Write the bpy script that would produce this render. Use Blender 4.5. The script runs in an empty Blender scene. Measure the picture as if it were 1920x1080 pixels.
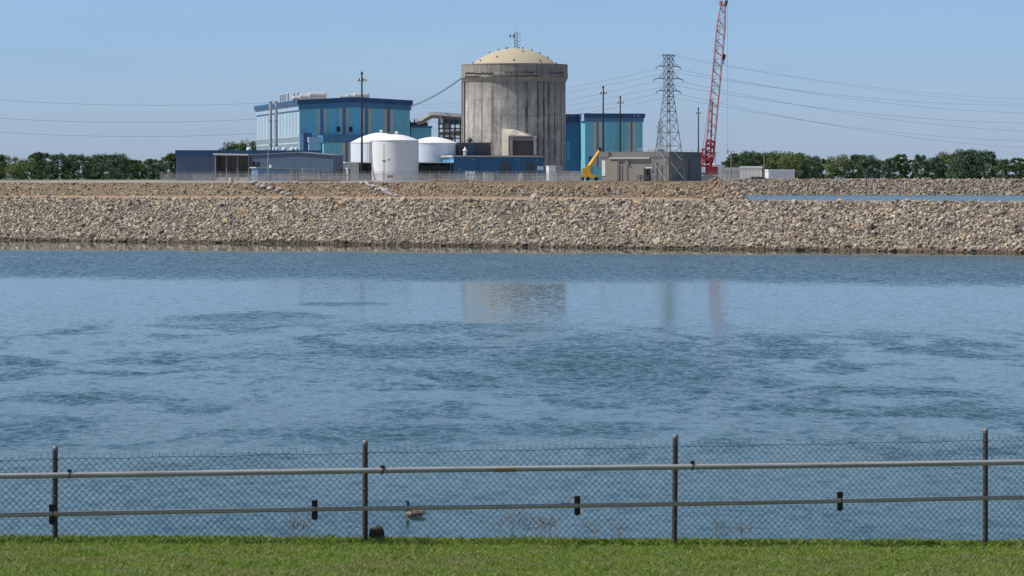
import bpy, math, random
import numpy as np
from mathutils import Vector, Matrix
random.seed(7)
rng = np.random.default_rng(11)
R = math.radians
F, HC, Y0 = 6500.0, 15.0, 335.0          # focal length (px of a 1920 frame), eye height over the water, horizon row
GZ = 14.3                                  # plant yard level
C = bpy.context.scene.collection
for b in (bpy.data.objects, bpy.data.meshes): pass

# ------------------------------------------------------------------ helpers
def zat(py, D): return HC - (py - Y0) * D / F
def xat(px, D): return (px - 960) * D / F

class MB:
    def __init__(s): s.v, s.f, s.m = [], [], []
    def add(s, vs, fs, mi=0):
        n = len(s.v); s.v += [tuple(p) for p in vs]
        for f in fs: s.f.append(tuple(i + n for i in f)); s.m.append(mi)
        return s
    def bx(s, x0, x1, y0, y1, z0, z1, mi=0):
        vs = [(x0,y0,z0),(x1,y0,z0),(x1,y1,z0),(x0,y1,z0),(x0,y0,z1),(x1,y0,z1),(x1,y1,z1),(x0,y1,z1)]
        return s.add(vs, [(0,3,2,1),(4,5,6,7),(0,1,5,4),(1,2,6,5),(2,3,7,6),(3,0,4,7)], mi)
    def cyl(s, p, q, r0, r1=None, n=8, mi=0, caps=True):
        r1 = r0 if r1 is None else r1
        p, q = Vector(p), Vector(q); d = (q - p).normalized()
        a = d.orthogonal().normalized(); b = d.cross(a)
        vs = []
        for c, r in ((p, r0), (q, r1)):
            for k in range(n):
                t = 2 * math.pi * k / n + math.pi / n
                vs.append(c + a * (r * math.cos(t)) + b * (r * math.sin(t)))
        fs = [(k, (k+1) % n, n + (k+1) % n, n + k) for k in range(n)]
        if caps: fs += [tuple(range(n-1, -1, -1)), tuple(range(n, 2*n))]
        return s.add(vs, fs, mi)
    def beam(s, p, q, w, mi=0): return s.cyl(p, q, w * 0.7071, n=4, mi=mi)
    def tube(s, path, r, n=6, mi=0):
        P = [Vector(p) for p in path]; vs = []; fs = []
        for i, c in enumerate(P):
            d = (P[min(i+1, len(P)-1)] - P[max(i-1, 0)]).normalized()
            up = Vector((0,0,1)) if abs(d.z) < .95 else Vector((0,1,0))
            a = d.cross(up).normalized(); b = a.cross(d)
            rr = r[i] if isinstance(r, (list, tuple)) else r
            for k in range(n):
                t = 2*math.pi*k/n; vs.append(c + a*(rr*math.cos(t)) + b*(rr*math.sin(t)))
        for i in range(len(P)-1):
            for k in range(n): fs.append((i*n+k, i*n+(k+1)%n, (i+1)*n+(k+1)%n, (i+1)*n+k))
        fs += [tuple(range(n-1,-1,-1)), tuple(range((len(P)-1)*n, len(P)*n))]
        return s.add(vs, fs, mi)
    def lathe(s, prof, n=48, c=(0,0), mi=0, a0=0, a1=2*math.pi):
        full = abs(a1 - a0 - 2*math.pi) < 1e-6; m = n if full else n + 1
        vs = []; fs = []
        for (r, z) in prof:
            for k in range(m):
                t = a0 + (a1-a0)*k/n; vs.append((c[0]+r*math.cos(t), c[1]+r*math.sin(t), z))
        for i in range(len(prof)-1):
            for k in range(n):
                k2 = (k+1) % m if full else k+1
                fs.append((i*m+k, i*m+k2, (i+1)*m+k2, (i+1)*m+k))
        return s.add(vs, fs, mi)
    def pxz(s, poly, y0, y1, mi=0):                       # polygon in x-z, extruded along y
        n = len(poly)
        vs = [(x, y0, z) for x, z in poly] + [(x, y1, z) for x, z in poly]
        fs = [tuple(range(n)), tuple(range(2*n-1, n-1, -1))] + [(k, n+k, n+(k+1)%n, (k+1)%n) for k in range(n)]
        return s.add(vs, fs, mi)
    def pxy(s, poly, z0, z1, mi=0):
        n = len(poly)
        vs = [(x, y, z0) for x, y in poly] + [(x, y, z1) for x, y in poly]
        fs = [tuple(range(n-1,-1,-1)), tuple(range(n, 2*n))] + [(k, (k+1)%n, n+(k+1)%n, n+k) for k in range(n)]
        return s.add(vs, fs, mi)
    def build(s, name, mats, parent=None, smooth=False, loc=None, rotz=0, angle=None):
        me = bpy.data.meshes.new(name); me.from_pydata(s.v, [], s.f)
        if not isinstance(mats, (list, tuple)): mats = [mats]
        for m in mats: me.materials.append(m)
        if len(mats) > 1: me.polygons.foreach_set('material_index', s.m)
        me.update()
        import bmesh
        bm = bmesh.new(); bm.from_mesh(me); bmesh.ops.recalc_face_normals(bm, faces=bm.faces); bm.to_mesh(me); bm.free()
        if smooth:
            me.polygons.foreach_set('use_smooth', [True]*len(me.polygons))
            try: me.set_sharp_from_angle(angle=R(angle or 40))
            except Exception: pass
        o = bpy.data.objects.new(name, me); C.objects.link(o)
        if parent: o.parent = parent
        if loc is not None: o.location = loc
        if rotz: o.rotation_euler = (0,0,rotz)
        return o

def tag(o, label=None, cat=None, group=None, kind=None):
    if label: o['label'] = label
    if cat: o['category'] = cat
    if group: o['group'] = group
    if kind: o['kind'] = kind
    return o
def thing(name, label, cat, loc=(0,0,0), rotz=0, group=None):
    o = bpy.data.objects.new(name, None); C.objects.link(o); o.empty_display_size = .5
    o.location = loc; o.rotation_euler = (0,0,rotz)
    return tag(o, label, cat, group)
def dup(root, loc, rotz=None, label=None, scale=None):
    r = root.copy(); C.objects.link(r); r.location = loc
    if rotz is not None: r.rotation_euler = (0,0,rotz)
    if scale is not None: r.scale = (scale,)*3 if not isinstance(scale, tuple) else scale
    if label: r['label'] = label
    for ch in list(root.children):
        c = ch.copy(); C.objects.link(c); c.parent = r
        for g in list(ch.children):
            d = g.copy(); C.objects.link(d); d.parent = c
    return r
def npmesh(name, V, Fc, mats, mi=None, attr=None, smooth=False):   # V (n,3), Fc (m,k) arrays
    me = bpy.data.meshes.new(name); k = Fc.shape[1]; m = len(Fc)
    me.vertices.add(len(V)); me.vertices.foreach_set('co', V.astype(np.float32).ravel())
    me.loops.add(m*k); me.loops.foreach_set('vertex_index', Fc.astype(np.int32).ravel())
    me.polygons.add(m); me.polygons.foreach_set('loop_start', np.arange(0, m*k, k, dtype=np.int32))
    for a in (mats if isinstance(mats, (list, tuple)) else [mats]): me.materials.append(a)
    if mi is not None: me.polygons.foreach_set('material_index', mi.astype(np.int32))
    me.polygons.foreach_set('use_smooth', np.full(m, smooth))
    me.update(calc_edges=True)
    if attr is not None:
        at = me.attributes.new('rnd', 'FLOAT', 'POINT'); at.data.foreach_set('value', attr.astype(np.float32))
    me.validate()
    o = bpy.data.objects.new(name, me); C.objects.link(o)
    return o

class Fr:                                                   # plan frame of a building: front-left corner seen at column px, D metres out
    def __init__(s, px, D, rot=12.2):
        s.X, s.D, s.rot = xat(px, D), D, R(rot); s.c, s.n = math.cos(s.rot), math.sin(s.rot)
    def s_(s, px, t=0):
        a = (px-960)/F; X = s.X - s.n*t; D = s.D + s.c*t
        return (a*D - X) / (s.c - s.n*a)
    def t_(s, px, q=0):
        a = (px-960)/F; X = s.X + s.c*q; D = s.D + s.n*q
        return (a*D - X) / (-s.n - s.c*a)
    def z(s, py, q=0, t=0): return zat(py, s.D + s.n*q + s.c*t) - GZ
    def loc(s): return (s.X, s.D, GZ)

# ------------------------------------------------------------------ materials
def nt(name):
    m = bpy.data.materials.new(name); m.use_nodes = True
    t = m.node_tree; return m, t, t.nodes['Principled BSDF']
def ramp(t, fac, stops):
    r = t.nodes.new('ShaderNodeValToRGB'); e = r.color_ramp.elements
    while len(e) < len(stops): e.new(.5)
    for k, (p, c) in enumerate(stops): e[k].position = p; e[k].color = (*c, 1) if len(c) == 3 else c
    t.links.new(fac, r.inputs[0]); return r.outputs[0]
def noise(t, vec, scale, detail=4, rough=.55, color=False, dist=0):
    n = t.nodes.new('ShaderNodeTexNoise'); n.inputs['Scale'].default_value = scale; n.inputs['Detail'].default_value = detail
    n.inputs['Roughness'].default_value = rough; n.inputs['Distortion'].default_value = dist
    if vec is not None: t.links.new(vec, n.inputs['Vector'])
    return n.outputs['Color' if color else 'Fac']
def mapping(t, vec, scale=(1,1,1), loc=(0,0,0), rot=(0,0,0)):
    m = t.nodes.new('ShaderNodeMapping'); m.inputs['Scale'].default_value = scale; m.inputs['Location'].default_value = loc
    m.inputs['Rotation'].default_value = rot
    t.links.new(vec, m.inputs['Vector']); return m.outputs[0]
def objco(t): return t.nodes.new('ShaderNodeTexCoord').outputs['Object']
def pos(t): return t.nodes.new('ShaderNodeNewGeometry').outputs['Position']
def math_(t, op, a, b=None, c=None, clamp=False):
    n = t.nodes.new('ShaderNodeMath'); n.operation = op; n.use_clamp = clamp
    for i, x in enumerate((a, b, c)):
        if x is None: continue
        if isinstance(x, (int, float)): n.inputs[i].default_value = x
        else: t.links.new(x, n.inputs[i])
    return n.outputs[0]
def sstep(t, x, a, b):
    n = t.nodes.new('ShaderNodeMapRange'); n.interpolation_type = 'SMOOTHSTEP'
    n.inputs['From Min'].default_value = a; n.inputs['From Max'].default_value = b
    t.links.new(x, n.inputs['Value']); return n.outputs[0]
def mix(t, fac, a, b, mode='MIX'):
    n = t.nodes.new('ShaderNodeMix'); n.data_type = 'RGBA'; n.blend_type = mode
    for i, x in ((0, fac), (6, a), (7, b)):
        if isinstance(x, (int, float)): n.inputs[i].default_value = x
        elif isinstance(x, tuple): n.inputs[i].default_value = (*x, 1)
        else: t.links.new(x, n.inputs[i])
    return n.outputs[2]
def bump(t, bs, h, strength, dist=.05):
    b = t.nodes.new('ShaderNodeBump'); b.inputs['Strength'].default_value = strength; b.inputs['Distance'].default_value = dist
    t.links.new(h, b.inputs['Height']); t.links.new(b.outputs[0], bs.inputs['Normal'])
def sc(c, k): return tuple(min(1, x*k) for x in c)

def paint(name, col, rough=.55, metal=0, var=.12, scale=.25, streak=True, coat=0):
    """painted or bare sheet with weathering: broad mottling plus vertical run marks"""
    m, t, bs = nt(name); co = objco(t)
    a = noise(t, mapping(t, co, (scale*3, scale*3, scale*.5) if streak else (scale*2,)*3), 1.0, 5, .6)
    b = noise(t, co, scale*9, 3, .6)
    f = math_(t, 'ADD', math_(t, 'MULTIPLY', a, .7), math_(t, 'MULTIPLY', b, .3))
    c = ramp(t, f, [(.3, sc(col, 1-var*1.3)), (.5, col), (.7, sc(col, 1+var*.6))])
    t.links.new(c, bs.inputs['Base Color'])
    bs.inputs['Roughness'].default_value = rough; bs.inputs['Metallic'].default_value = metal
    return m
def siding(name, col, pitch=1.2, var=.10, rough=.5):
    """ribbed metal cladding: vertical sheet joints by object x+y, faint horizontal laps, weather runs"""
    m, t, bs = nt(name); co = objco(t)
    sx = t.nodes.new('ShaderNodeSeparateXYZ'); t.links.new(co, sx.inputs[0])
    xy = math_(t, 'ADD', sx.outputs[0], sx.outputs[1])
    fr = math_(t, 'FRACT', math_(t, 'DIVIDE', xy, pitch))
    seam = sstep(t, math_(t, 'ABSOLUTE', math_(t, 'SUBTRACT', fr, .5)), .40, .5)
    zf = math_(t, 'FRACT', math_(t, 'DIVIDE', sx.outputs[2], 7.3))
    lap = sstep(t, math_(t, 'ABSOLUTE', math_(t, 'SUBTRACT', zf, .5)), .48, .5)
    a = noise(t, mapping(t, co, (.5, .5, .06)), 1, 5, .6)
    sheet = t.nodes.new('ShaderNodeTexWhiteNoise'); sheet.noise_dimensions = '2D'
    cb = t.nodes.new('ShaderNodeCombineXYZ'); t.links.new(math_(t, 'FLOOR', math_(t, 'DIVIDE', xy, pitch)), cb.inputs[0])
    t.links.new(math_(t, 'FLOOR', math_(t, 'DIVIDE', sx.outputs[2], 7.3)), cb.inputs[1]); t.links.new(cb.outputs[0], sheet.inputs['Vector'])
    f = math_(t, 'ADD', math_(t, 'MULTIPLY', a, .75), math_(t, 'MULTIPLY', sheet.outputs['Value'], .25))
    c = ramp(t, f, [(.28, sc(col, 1-var*1.5)), (.5, col), (.75, sc(col, 1+var*.7))])
    c = mix(t, math_(t, 'MULTIPLY', math_(t, 'MAXIMUM', seam, lap), .35), c, sc(col, .55))
    t.links.new(c, bs.inputs['Base Color']); bs.inputs['Roughness'].default_value = rough
    return m
def concrete(name, col, var=.2, stain=.35):
    m, t, bs = nt(name); co = objco(t)
    a = noise(t, mapping(t, co, (.7, .7, .08)), 1, 6, .65); b = noise(t, co, .35, 5, .65); g = noise(t, co, 4, 4, .7)
    f = math_(t, 'ADD', math_(t, 'ADD', math_(t, 'MULTIPLY', a, stain), math_(t, 'MULTIPLY', b, .75-stain)), math_(t, 'MULTIPLY', g, .25))
    c = ramp(t, f, [(.3, sc(col, 1-var*1.6)), (.5, col), (.7, sc(col, 1+var*.6))])
    t.links.new(c, bs.inputs['Base Color']); bs.inputs['Roughness'].default_value = .9
    return m
def containment_wall():
    """cast concrete shell: pour lines, vertical water stains at the tendon lines, blotches"""
    m, t, bs = nt('shell_concrete'); co = objco(t)
    sx = t.nodes.new('ShaderNodeSeparateXYZ'); t.links.new(co, sx.inputs[0])
    ang = math_(t, 'ARCTAN2', sx.outputs[0], math_(t, 'MULTIPLY', sx.outputs[1], -1))    # 0 faces the water, + to the right
    cb = t.nodes.new('ShaderNodeCombineXYZ'); t.links.new(math_(t, 'MULTIPLY', ang, 20), cb.inputs[0]); t.links.new(sx.outputs[2], cb.inputs[2])
    cyl = cb.outputs[0]
    blot = noise(t, mapping(t, cyl, (.15, 1, .11)), 1, 7, .68)
    run = noise(t, mapping(t, cyl, (.9, 1, .035)), 1, 5, .6)
    fine = noise(t, cyl, 1.2, 5, .7)
    f = math_(t, 'ADD', math_(t, 'ADD', math_(t, 'MULTIPLY', blot, .45), math_(t, 'MULTIPLY', run, .3)), math_(t, 'MULTIPLY', fine, .25))
    c = ramp(t, f, [(.39, (.165, .155, .14)), (.46, (.36, .335, .295)), (.53, (.54, .51, .45)), (.61, (.70, .67, .60))])
    # pour joints every 3 m
    zf = math_(t, 'FRACT', math_(t, 'DIVIDE', math_(t, 'ADD', sx.outputs[2], math_(t, 'MULTIPLY', fine, .35)), 3.1))
    pl = sstep(t, math_(t, 'ABSOLUTE', math_(t, 'SUBTRACT', zf, .5)), .44, .5)
    c = mix(t, math_(t, 'MULTIPLY', pl, math_(t, 'MULTIPLY', blot, .5)), c, (.27, .235, .19))
    # horizontal wet bands
    hb = noise(t, mapping(t, cyl, (.03, 1, .35)), 1, 3, .5)
    c = mix(t, math_(t, 'MULTIPLY', sstep(t, hb, .55, .72), .45), c, (.27, .24, .205))
    # stains along given lines (degrees, half width, strength)
    wob = math_(t, 'MULTIPLY', math_(t, 'SUBTRACT', noise(t, mapping(t, cyl, (.3, 1, .25)), 1, 3), .5), .035)
    aw = math_(t, 'ADD', ang, wob)
    brk = noise(t, mapping(t, cyl, (.4, 1, .10)), 1, 5, .65)
    for d, w, s in [(-77, 1.6, .6), (-64.5, 1.5, .8), (-51, 1.3, .75), (-39, 1.7, .8), (-25, 2.6, .9), (-8, 2.4, .5), (3, 1.6, .4), (13.4, 2.6, 1.0), (27, 2.0, .95), (34.5, 1.9, 1.0), (41.5, 3.2, .9), (51.7, 1.8, 1.0), (65.5, 2.0, .9), (75, 2.5, .8)]:
        k = math_(t, 'SUBTRACT', 1.0, sstep(t, math_(t, 'ABSOLUTE', math_(t, 'SUBTRACT', aw, R(d))), R(w*.25), R(w*1.15)))
        k = math_(t, 'MULTIPLY', k, math_(t, 'MULTIPLY', sstep(t, brk, .28, .58), s))
        c = mix(t, k, c, (.085, .078, .07) if d > 0 else (.20, .155, .10))
    # drip staining below the ring girder
    top = sstep(t, math_(t, 'ADD', sx.outputs[2], math_(t, 'MULTIPLY', run, 14)), 36, 44)
    c = mix(t, math_(t, 'MULTIPLY', top, .55), c, (.19, .17, .145))
    rt = sstep(t, math_(t, 'ADD', ang, math_(t, 'MULTIPLY', math_(t, 'SUBTRACT', blot, .5), 1.0)), .15, .95)  # right-hand side toned darker: shade put into the colour
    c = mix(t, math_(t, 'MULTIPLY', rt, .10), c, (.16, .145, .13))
    t.links.new(c, bs.inputs['Base Color']); bs.inputs['Roughness'].default_value = .92
    return m

def stone(name, stops, wet=None, rust=None):
    """broken rock: colour of each stone by its own random value, grain by noise; wet/rust = height range in metres"""
    m, t, bs = nt(name)
    at = t.nodes.new('ShaderNodeAttribute'); at.attribute_name = 'rnd'
    c = ramp(t, at.outputs['Fac'], stops)
    p = pos(t); g = noise(t, p, 2.5, 4, .7)
    c = mix(t, 1.0, c, ramp(t, g, [(.25, (.62,.62,.62)), (.7, (1.12,1.1,1.08))]), 'MULTIPLY')
    sz = t.nodes.new('ShaderNodeSeparateXYZ'); t.links.new(p, sz.inputs[0])
    big = noise(t, p, .12, 3)
    silt = noise(t, mapping(t, p, (.09, .09, .22)), 1, 5, .65)
    c = mix(t, math_(t, 'MULTIPLY', sstep(t, silt, .56, .72), .4), c, (.30, .225, .145))
    c = mix(t, math_(t, 'MULTIPLY', sstep(t, silt, .47, .32), .45), c, (.23, .215, .20))
    if rust:
        k = sstep(t, math_(t, 'ADD', sz.outputs[2], math_(t, 'MULTIPLY', big, rust[2])), rust[0], rust[1])
        c = mix(t, math_(t, 'MULTIPLY', k, .8), c, mix(t, .65, c, (.26, .155, .085)))
    if wet:
        k = math_(t, 'SUBTRACT', 1.0, sstep(t, math_(t, 'ADD', sz.outputs[2], math_(t, 'MULTIPLY', math_(t, 'SUBTRACT', big, .5), .8)), wet[0], wet[1]))
        c = mix(t, math_(t, 'MULTIPLY', k, .85), c, (.095, .06, .035))
    t.links.new(c, bs.inputs['Base Color']); bs.inputs['Roughness'].default_value = .9
    return m
def ground_mat(name, stops, scale=.3, s2=3.0):
    m, t, bs = nt(name); p = pos(t)
    f = math_(t, 'ADD', math_(t, 'MULTIPLY', noise(t, p, scale, 5, .65), .6), math_(t, 'MULTIPLY', noise(t, p, s2, 4, .7), .4))
    t.links.new(ramp(t, f, stops), bs.inputs['Base Color']); bs.inputs['Roughness'].default_value = .95
    bump(t, bs, noise(t, p, s2*2, 4, .7), .5, .1)
    return m

M = {}
M['teal'] = siding('teal_siding', (.20, .57, .67), 1.2, .07)
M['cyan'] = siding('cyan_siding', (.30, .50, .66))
M['navy'] = siding('navy_siding', (.03, .10, .21), 2.4)
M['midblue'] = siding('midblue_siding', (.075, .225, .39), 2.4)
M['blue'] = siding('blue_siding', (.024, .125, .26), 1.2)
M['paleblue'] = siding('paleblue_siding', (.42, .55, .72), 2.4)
M['beige'] = siding('beige_panel', (.60, .55, .45), 1.5)
M['whitepanel'] = siding('white_panel', (.52, .59, .63), 1.5)
M['navyroof'] = paint('navy_trim', (.025, .06, .14), .6)
M['white'] = paint('white_paint', (.80, .80, .80), .5, var=.05)
def tankpaint(name, col):
    m, t, bs = nt(name); co = objco(t); sx = t.nodes.new('ShaderNodeSeparateXYZ'); t.links.new(co, sx.inputs[0])
    zf = math_(t, 'FRACT', math_(t, 'DIVIDE', sx.outputs[2], 2.45)); seam = sstep(t, math_(t, 'ABSOLUTE', math_(t, 'SUBTRACT', zf, .5)), .46, .5)
    run = noise(t, mapping(t, co, (.8, .8, .05)), 1, 5, .65); b = noise(t, co, .22, 4, .6)
    c = ramp(t, math_(t, 'ADD', math_(t, 'MULTIPLY', run, .6), math_(t, 'MULTIPLY', b, .4)), [(.3, sc(col, .86)), (.48, col), (.7, sc(col, 1.03))])
    c = mix(t, math_(t, 'MULTIPLY', seam, .12), c, (.45,.43,.40))
    c = mix(t, math_(t, 'MULTIPLY', sstep(t, run, .62, .74), .22), c, (.42,.33,.25))
    t.links.new(c, bs.inputs['Base Color']); bs.inputs['Roughness'].default_value = .42; return m
M['tankwhite'] = tankpaint('tank_white', (.81, .81, .80))
M['tankroof'] = paint('tank_roof_white', (.84, .83, .81), .5, var=.05, streak=False)
M['tankblue'] = tankpaint('tank_pale_blue', (.75, .81, .86))
M['greymetal'] = siding('grey_siding', (.105, .155, .225), .9)
M['lightgrey'] = paint('light_grey_paint', (.48, .48, .47), .6)
M['galv'] = paint('galvanised_steel', (.36, .37, .38), .5, .5, var=.15)
M['whroof'] = paint('slate_blue_roof', (.20,.225,.26), .6)
M['ductgrey'] = paint('grey_duct', (.22,.225,.235), .6, var=.2)
M['darksteel'] = paint('dark_steel', (.045, .042, .042), .6, .2)
M['rustpole'] = paint('weathered_pole_steel', (.035, .028, .028), .7, .1)
M['black'] = paint('black_paint', (.015, .014, .014), .5)
M['darkgrey'] = paint('dark_grey_cladding', (.085, .085, .082), .8)
M['glass'] = paint('window_glass', (.16, .24, .26), .12, 0, var=.4, scale=.4)
M['red'] = paint('crane_red', (.38, .035, .045), .45)
M['pinkred'] = paint('faded_red', (.50, .19, .19), .55, var=.45, scale=1.2)
M['palesteel'] = paint('pale_lacing_paint', (.62, .50, .50), .55, var=.25)
M['yellow'] = paint('yellow_paint', (.82, .43, .012), .45)
M['rubber'] = paint('rubber', (.02, .02, .02), .9)
M['shell'] = containment_wall()
M['ringc'] = concrete('ring_concrete', (.31, .28, .235), .5, .55)
M['domec'] = concrete('dome_coating', (.455, .39, .275), .08, .3)
M['hatchc'] = concrete('hatch_concrete', (.50, .455, .38), .15)
M['greyc'] = concrete('block_concrete', (.29, .26, .22), .14, .4)
M['hatchdoor'] = concrete('hatch_door_grey', (.23,.215,.20), .2)
M['greyd'] = concrete('parapet_concrete', (.235, .225, .22), .14, .4)
M['lightc'] = concrete('pale_concrete', (.52, .50, .46), .12)
M['sand'] = concrete('sand_coloured_wall', (.52, .46, .36), .12)
M['sandw'] = siding('pale_shed_siding', (.74,.71,.65), 1.0)
M['timber'] = paint('weathered_timber', (.30, .24, .18), .9, var=.3)
M['brownred'] = paint('rusty_steel', (.20, .08, .05), .85, var=.3)
M['wire'] = paint('wire', (.10, .10, .105), .6, .3)
M['lattice'] = paint('lattice_steel', (.20,.205,.215), .6, .3)
M['perim'] = paint('perimeter_fence_wire', (.40, .385, .37), .6, .2)
M['redsign'] = paint('red_board', (.45, .12, .12), .7)
GREYROCK = [(0, (.11,.097,.082)), (.12, (.24,.208,.165)), (.35, (.385,.325,.255)), (.6, (.485,.415,.33)), (.82, (.585,.505,.40)), (.93, (.54,.39,.20)), (1, (.72,.65,.51))]
M['rock1'] = stone('riprap_stone', GREYROCK, wet=(.2, 1.1))
BROWNROCK = [(0, (.10,.085,.07)), (.2, (.25,.21,.16)), (.5, (.40,.33,.245)), (.75, (.49,.405,.295)), (.9, (.42,.26,.14)), (1, (.62,.54,.42))]
M['rock2'] = stone('upper_bank_stone', BROWNROCK, rust=(13.2, 14.6, 1.2))
M['rock3'] = stone('far_bank_stone', [(0, (.13,.11,.09)), (.3, (.28,.235,.185)), (.7, (.40,.34,.265)), (1, (.52,.45,.35))])
M['boulder'] = stone('pale_boulder', [(0, (.30,.29,.28)), (.5, (.45,.43,.41)), (1, (.58,.55,.51))])
M['dirt'] = ground_mat('slope_dirt', [(.3, (.06,.048,.036)), (.6, (.13,.10,.07)), (.8, (.2,.16,.11))])  # dirt kept dark, so shade between the rocks is in its colour
M['dirt2'] = ground_mat('upper_slope_dirt', [(.3, (.10,.072,.045)), (.55, (.21,.155,.10)), (.75, (.29,.225,.15))], .6, 4)
M['reddirt'] = ground_mat('red_clay_track', [(.3, (.20,.115,.06)), (.5, (.33,.22,.13)), (.7, (.40,.30,.20))], .25, 1.2)
M['drygrass'] = ground_mat('dry_grass', [(.3, (.10,.085,.04)), (.45, (.22,.13,.065)), (.6, (.30,.20,.11)), (.75, (.16,.17,.06))], .15, 1.5)
M['yard'] = ground_mat('yard_gravel', [(.3, (.20,.18,.15)), (.5, (.30,.27,.23)), (.7, (.38,.35,.30))], .05, 1.0)
M['road'] = ground_mat('pale_road', [(.3, (.36,.34,.31)), (.6, (.45,.43,.39))], .2, 2.0)
M['field'] = ground_mat('distant_fields', [(.3, (.05,.09,.03)), (.6, (.12,.14,.06))], .01, .1)
M['bed'] = ground_mat('lake_bed', [(.3, (.04,.05,.04)), (.7, (.08,.08,.06))])

# ------------------------------------------------------------------ terrain
nx_, ny_ = .545, .8384; tx_, ty_ = .8384, -.545
PV = 763.3
def uv2xy(u, v): return u*tx_ + v*nx_, PV + u*ty_ + v*ny_
def xy2uv(x, y): return x*tx_ + (y-PV)*ty_, x*nx_ + (y-PV)*ny_
def interp(x, xs, ys): return np.interp(x, xs, ys)
BX0, BY0, BX1, BY1 = 54.2, 790.0, 82.0, 1258.0            # foot line of the yard's right-hand bank
bl = math.hypot(BX1-BX0, BY1-BY0); bdx, bdy = (BX1-BX0)/bl, (BY1-BY0)/bl
def hgt(x, y):
    x = np.asarray(x, float); y = np.asarray(y, float)
    u, v = xy2uv(x, y)
    e = (x-BX0)*bdy - (y-BY0)*bdx                            # + to the right of the foot line
    dike = interp(v, [-40, -12, 0, 20.1, 30, 37], [-9, -5.6, 0, 10.05, 10.75, 10.1]) - interp(v, [20.1, 30], [0, .62])*interp(e, [-14, -4], [0, 1])
    px = 960 + F*x/np.maximum(y, 1)
    topz = interp(px, [500, 720, 840], [13.75, 13.85, GZ])
    near = interp(v, [46, 60, 75], [0, .3, 1])
    cap = topz*(1-near) + GZ*near
    yard = np.minimum(np.minimum(cap, 10.1 + np.maximum(v-37, 0)*.5), 9.0 - e*.75)
    far = interp(y, [1240, 1258, 1270.5], [6.0, 9.0, GZ])
    back = np.maximum(np.maximum(yard, 6.0), np.where(e > -6, far, 0))
    z = np.where(v < 30, dike, np.where((v < 37) & (e > -8), np.minimum(dike, np.maximum(10.13-(v-30)*.6, back)), back))
    z = np.where(v < 37, np.where(e > -8, z, dike), back)
    return z
ul = np.concatenate([[-9000,-4000,-1800,-900,-600,-420], np.arange(-330, 331, 3.0), [420,600,900,1800,4000,9000]])
vl = np.concatenate([[-60,-40,-20,-12], np.arange(-8, 80, 1.0), np.arange(80, 640, 5.0), [700, 900, 1300, 2200, 4000, 9000]])
U, V = np.meshgrid(ul, vl); GX, GY = uv2xy(U, V); GZs = hgt(GX, GY)
GZs += np.where((V > -2) & (V < 60), .08, 0) * np.sin(GX*1.3+np.cos(GY*.9)*2)
nu, nv = len(ul), len(vl)
idx = np.arange(nu*nv).reshape(nv, nu)
quads = np.stack([idx[:-1,:-1], idx[:-1,1:], idx[1:,1:], idx[1:,:-1]], -1).reshape(-1, 4)
fu = (U[:-1,:-1]+U[1:,1:]).ravel()/2; fv = (V[:-1,:-1]+V[1:,1:]).ravel()/2
fx, fy = uv2xy(fu, fv); fpx = 960 + F*fx/np.maximum(fy, 1); fz = hgt(fx, fy)
fe = (fx-BX0)*bdy - (fy-BY0)*bdx
mi = np.full(len(fu), 0)
mi[(fv > 20.5) & (fv < 37)] = 1
mi[(fv > 45.5) & (fz > 13.4)] = 3
mi[(fv > 45.5) & (fv < 58) & (fe < -4)] = 2
mi[(fv > 47) & (fv < 51) & (fpx < 720)] = 4
mi[(fv > 800) | (fx < -170) & (fv > 62) | ((fx > 150) & (fy > 1290))] = 5
mi[(fv >= 37) & (fv < 45.5)] = 7
mi[fv < -6] = 6
ground = npmesh('ground', np.stack([GX, GY, GZs], -1).reshape(-1, 3), quads,
                [M['dirt'], M['reddirt'], M['drygrass'], M['yard'], M['road'], M['field'], M['bed'], M['dirt2']], mi, smooth=True)
tag(ground, kind='structure')

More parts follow.
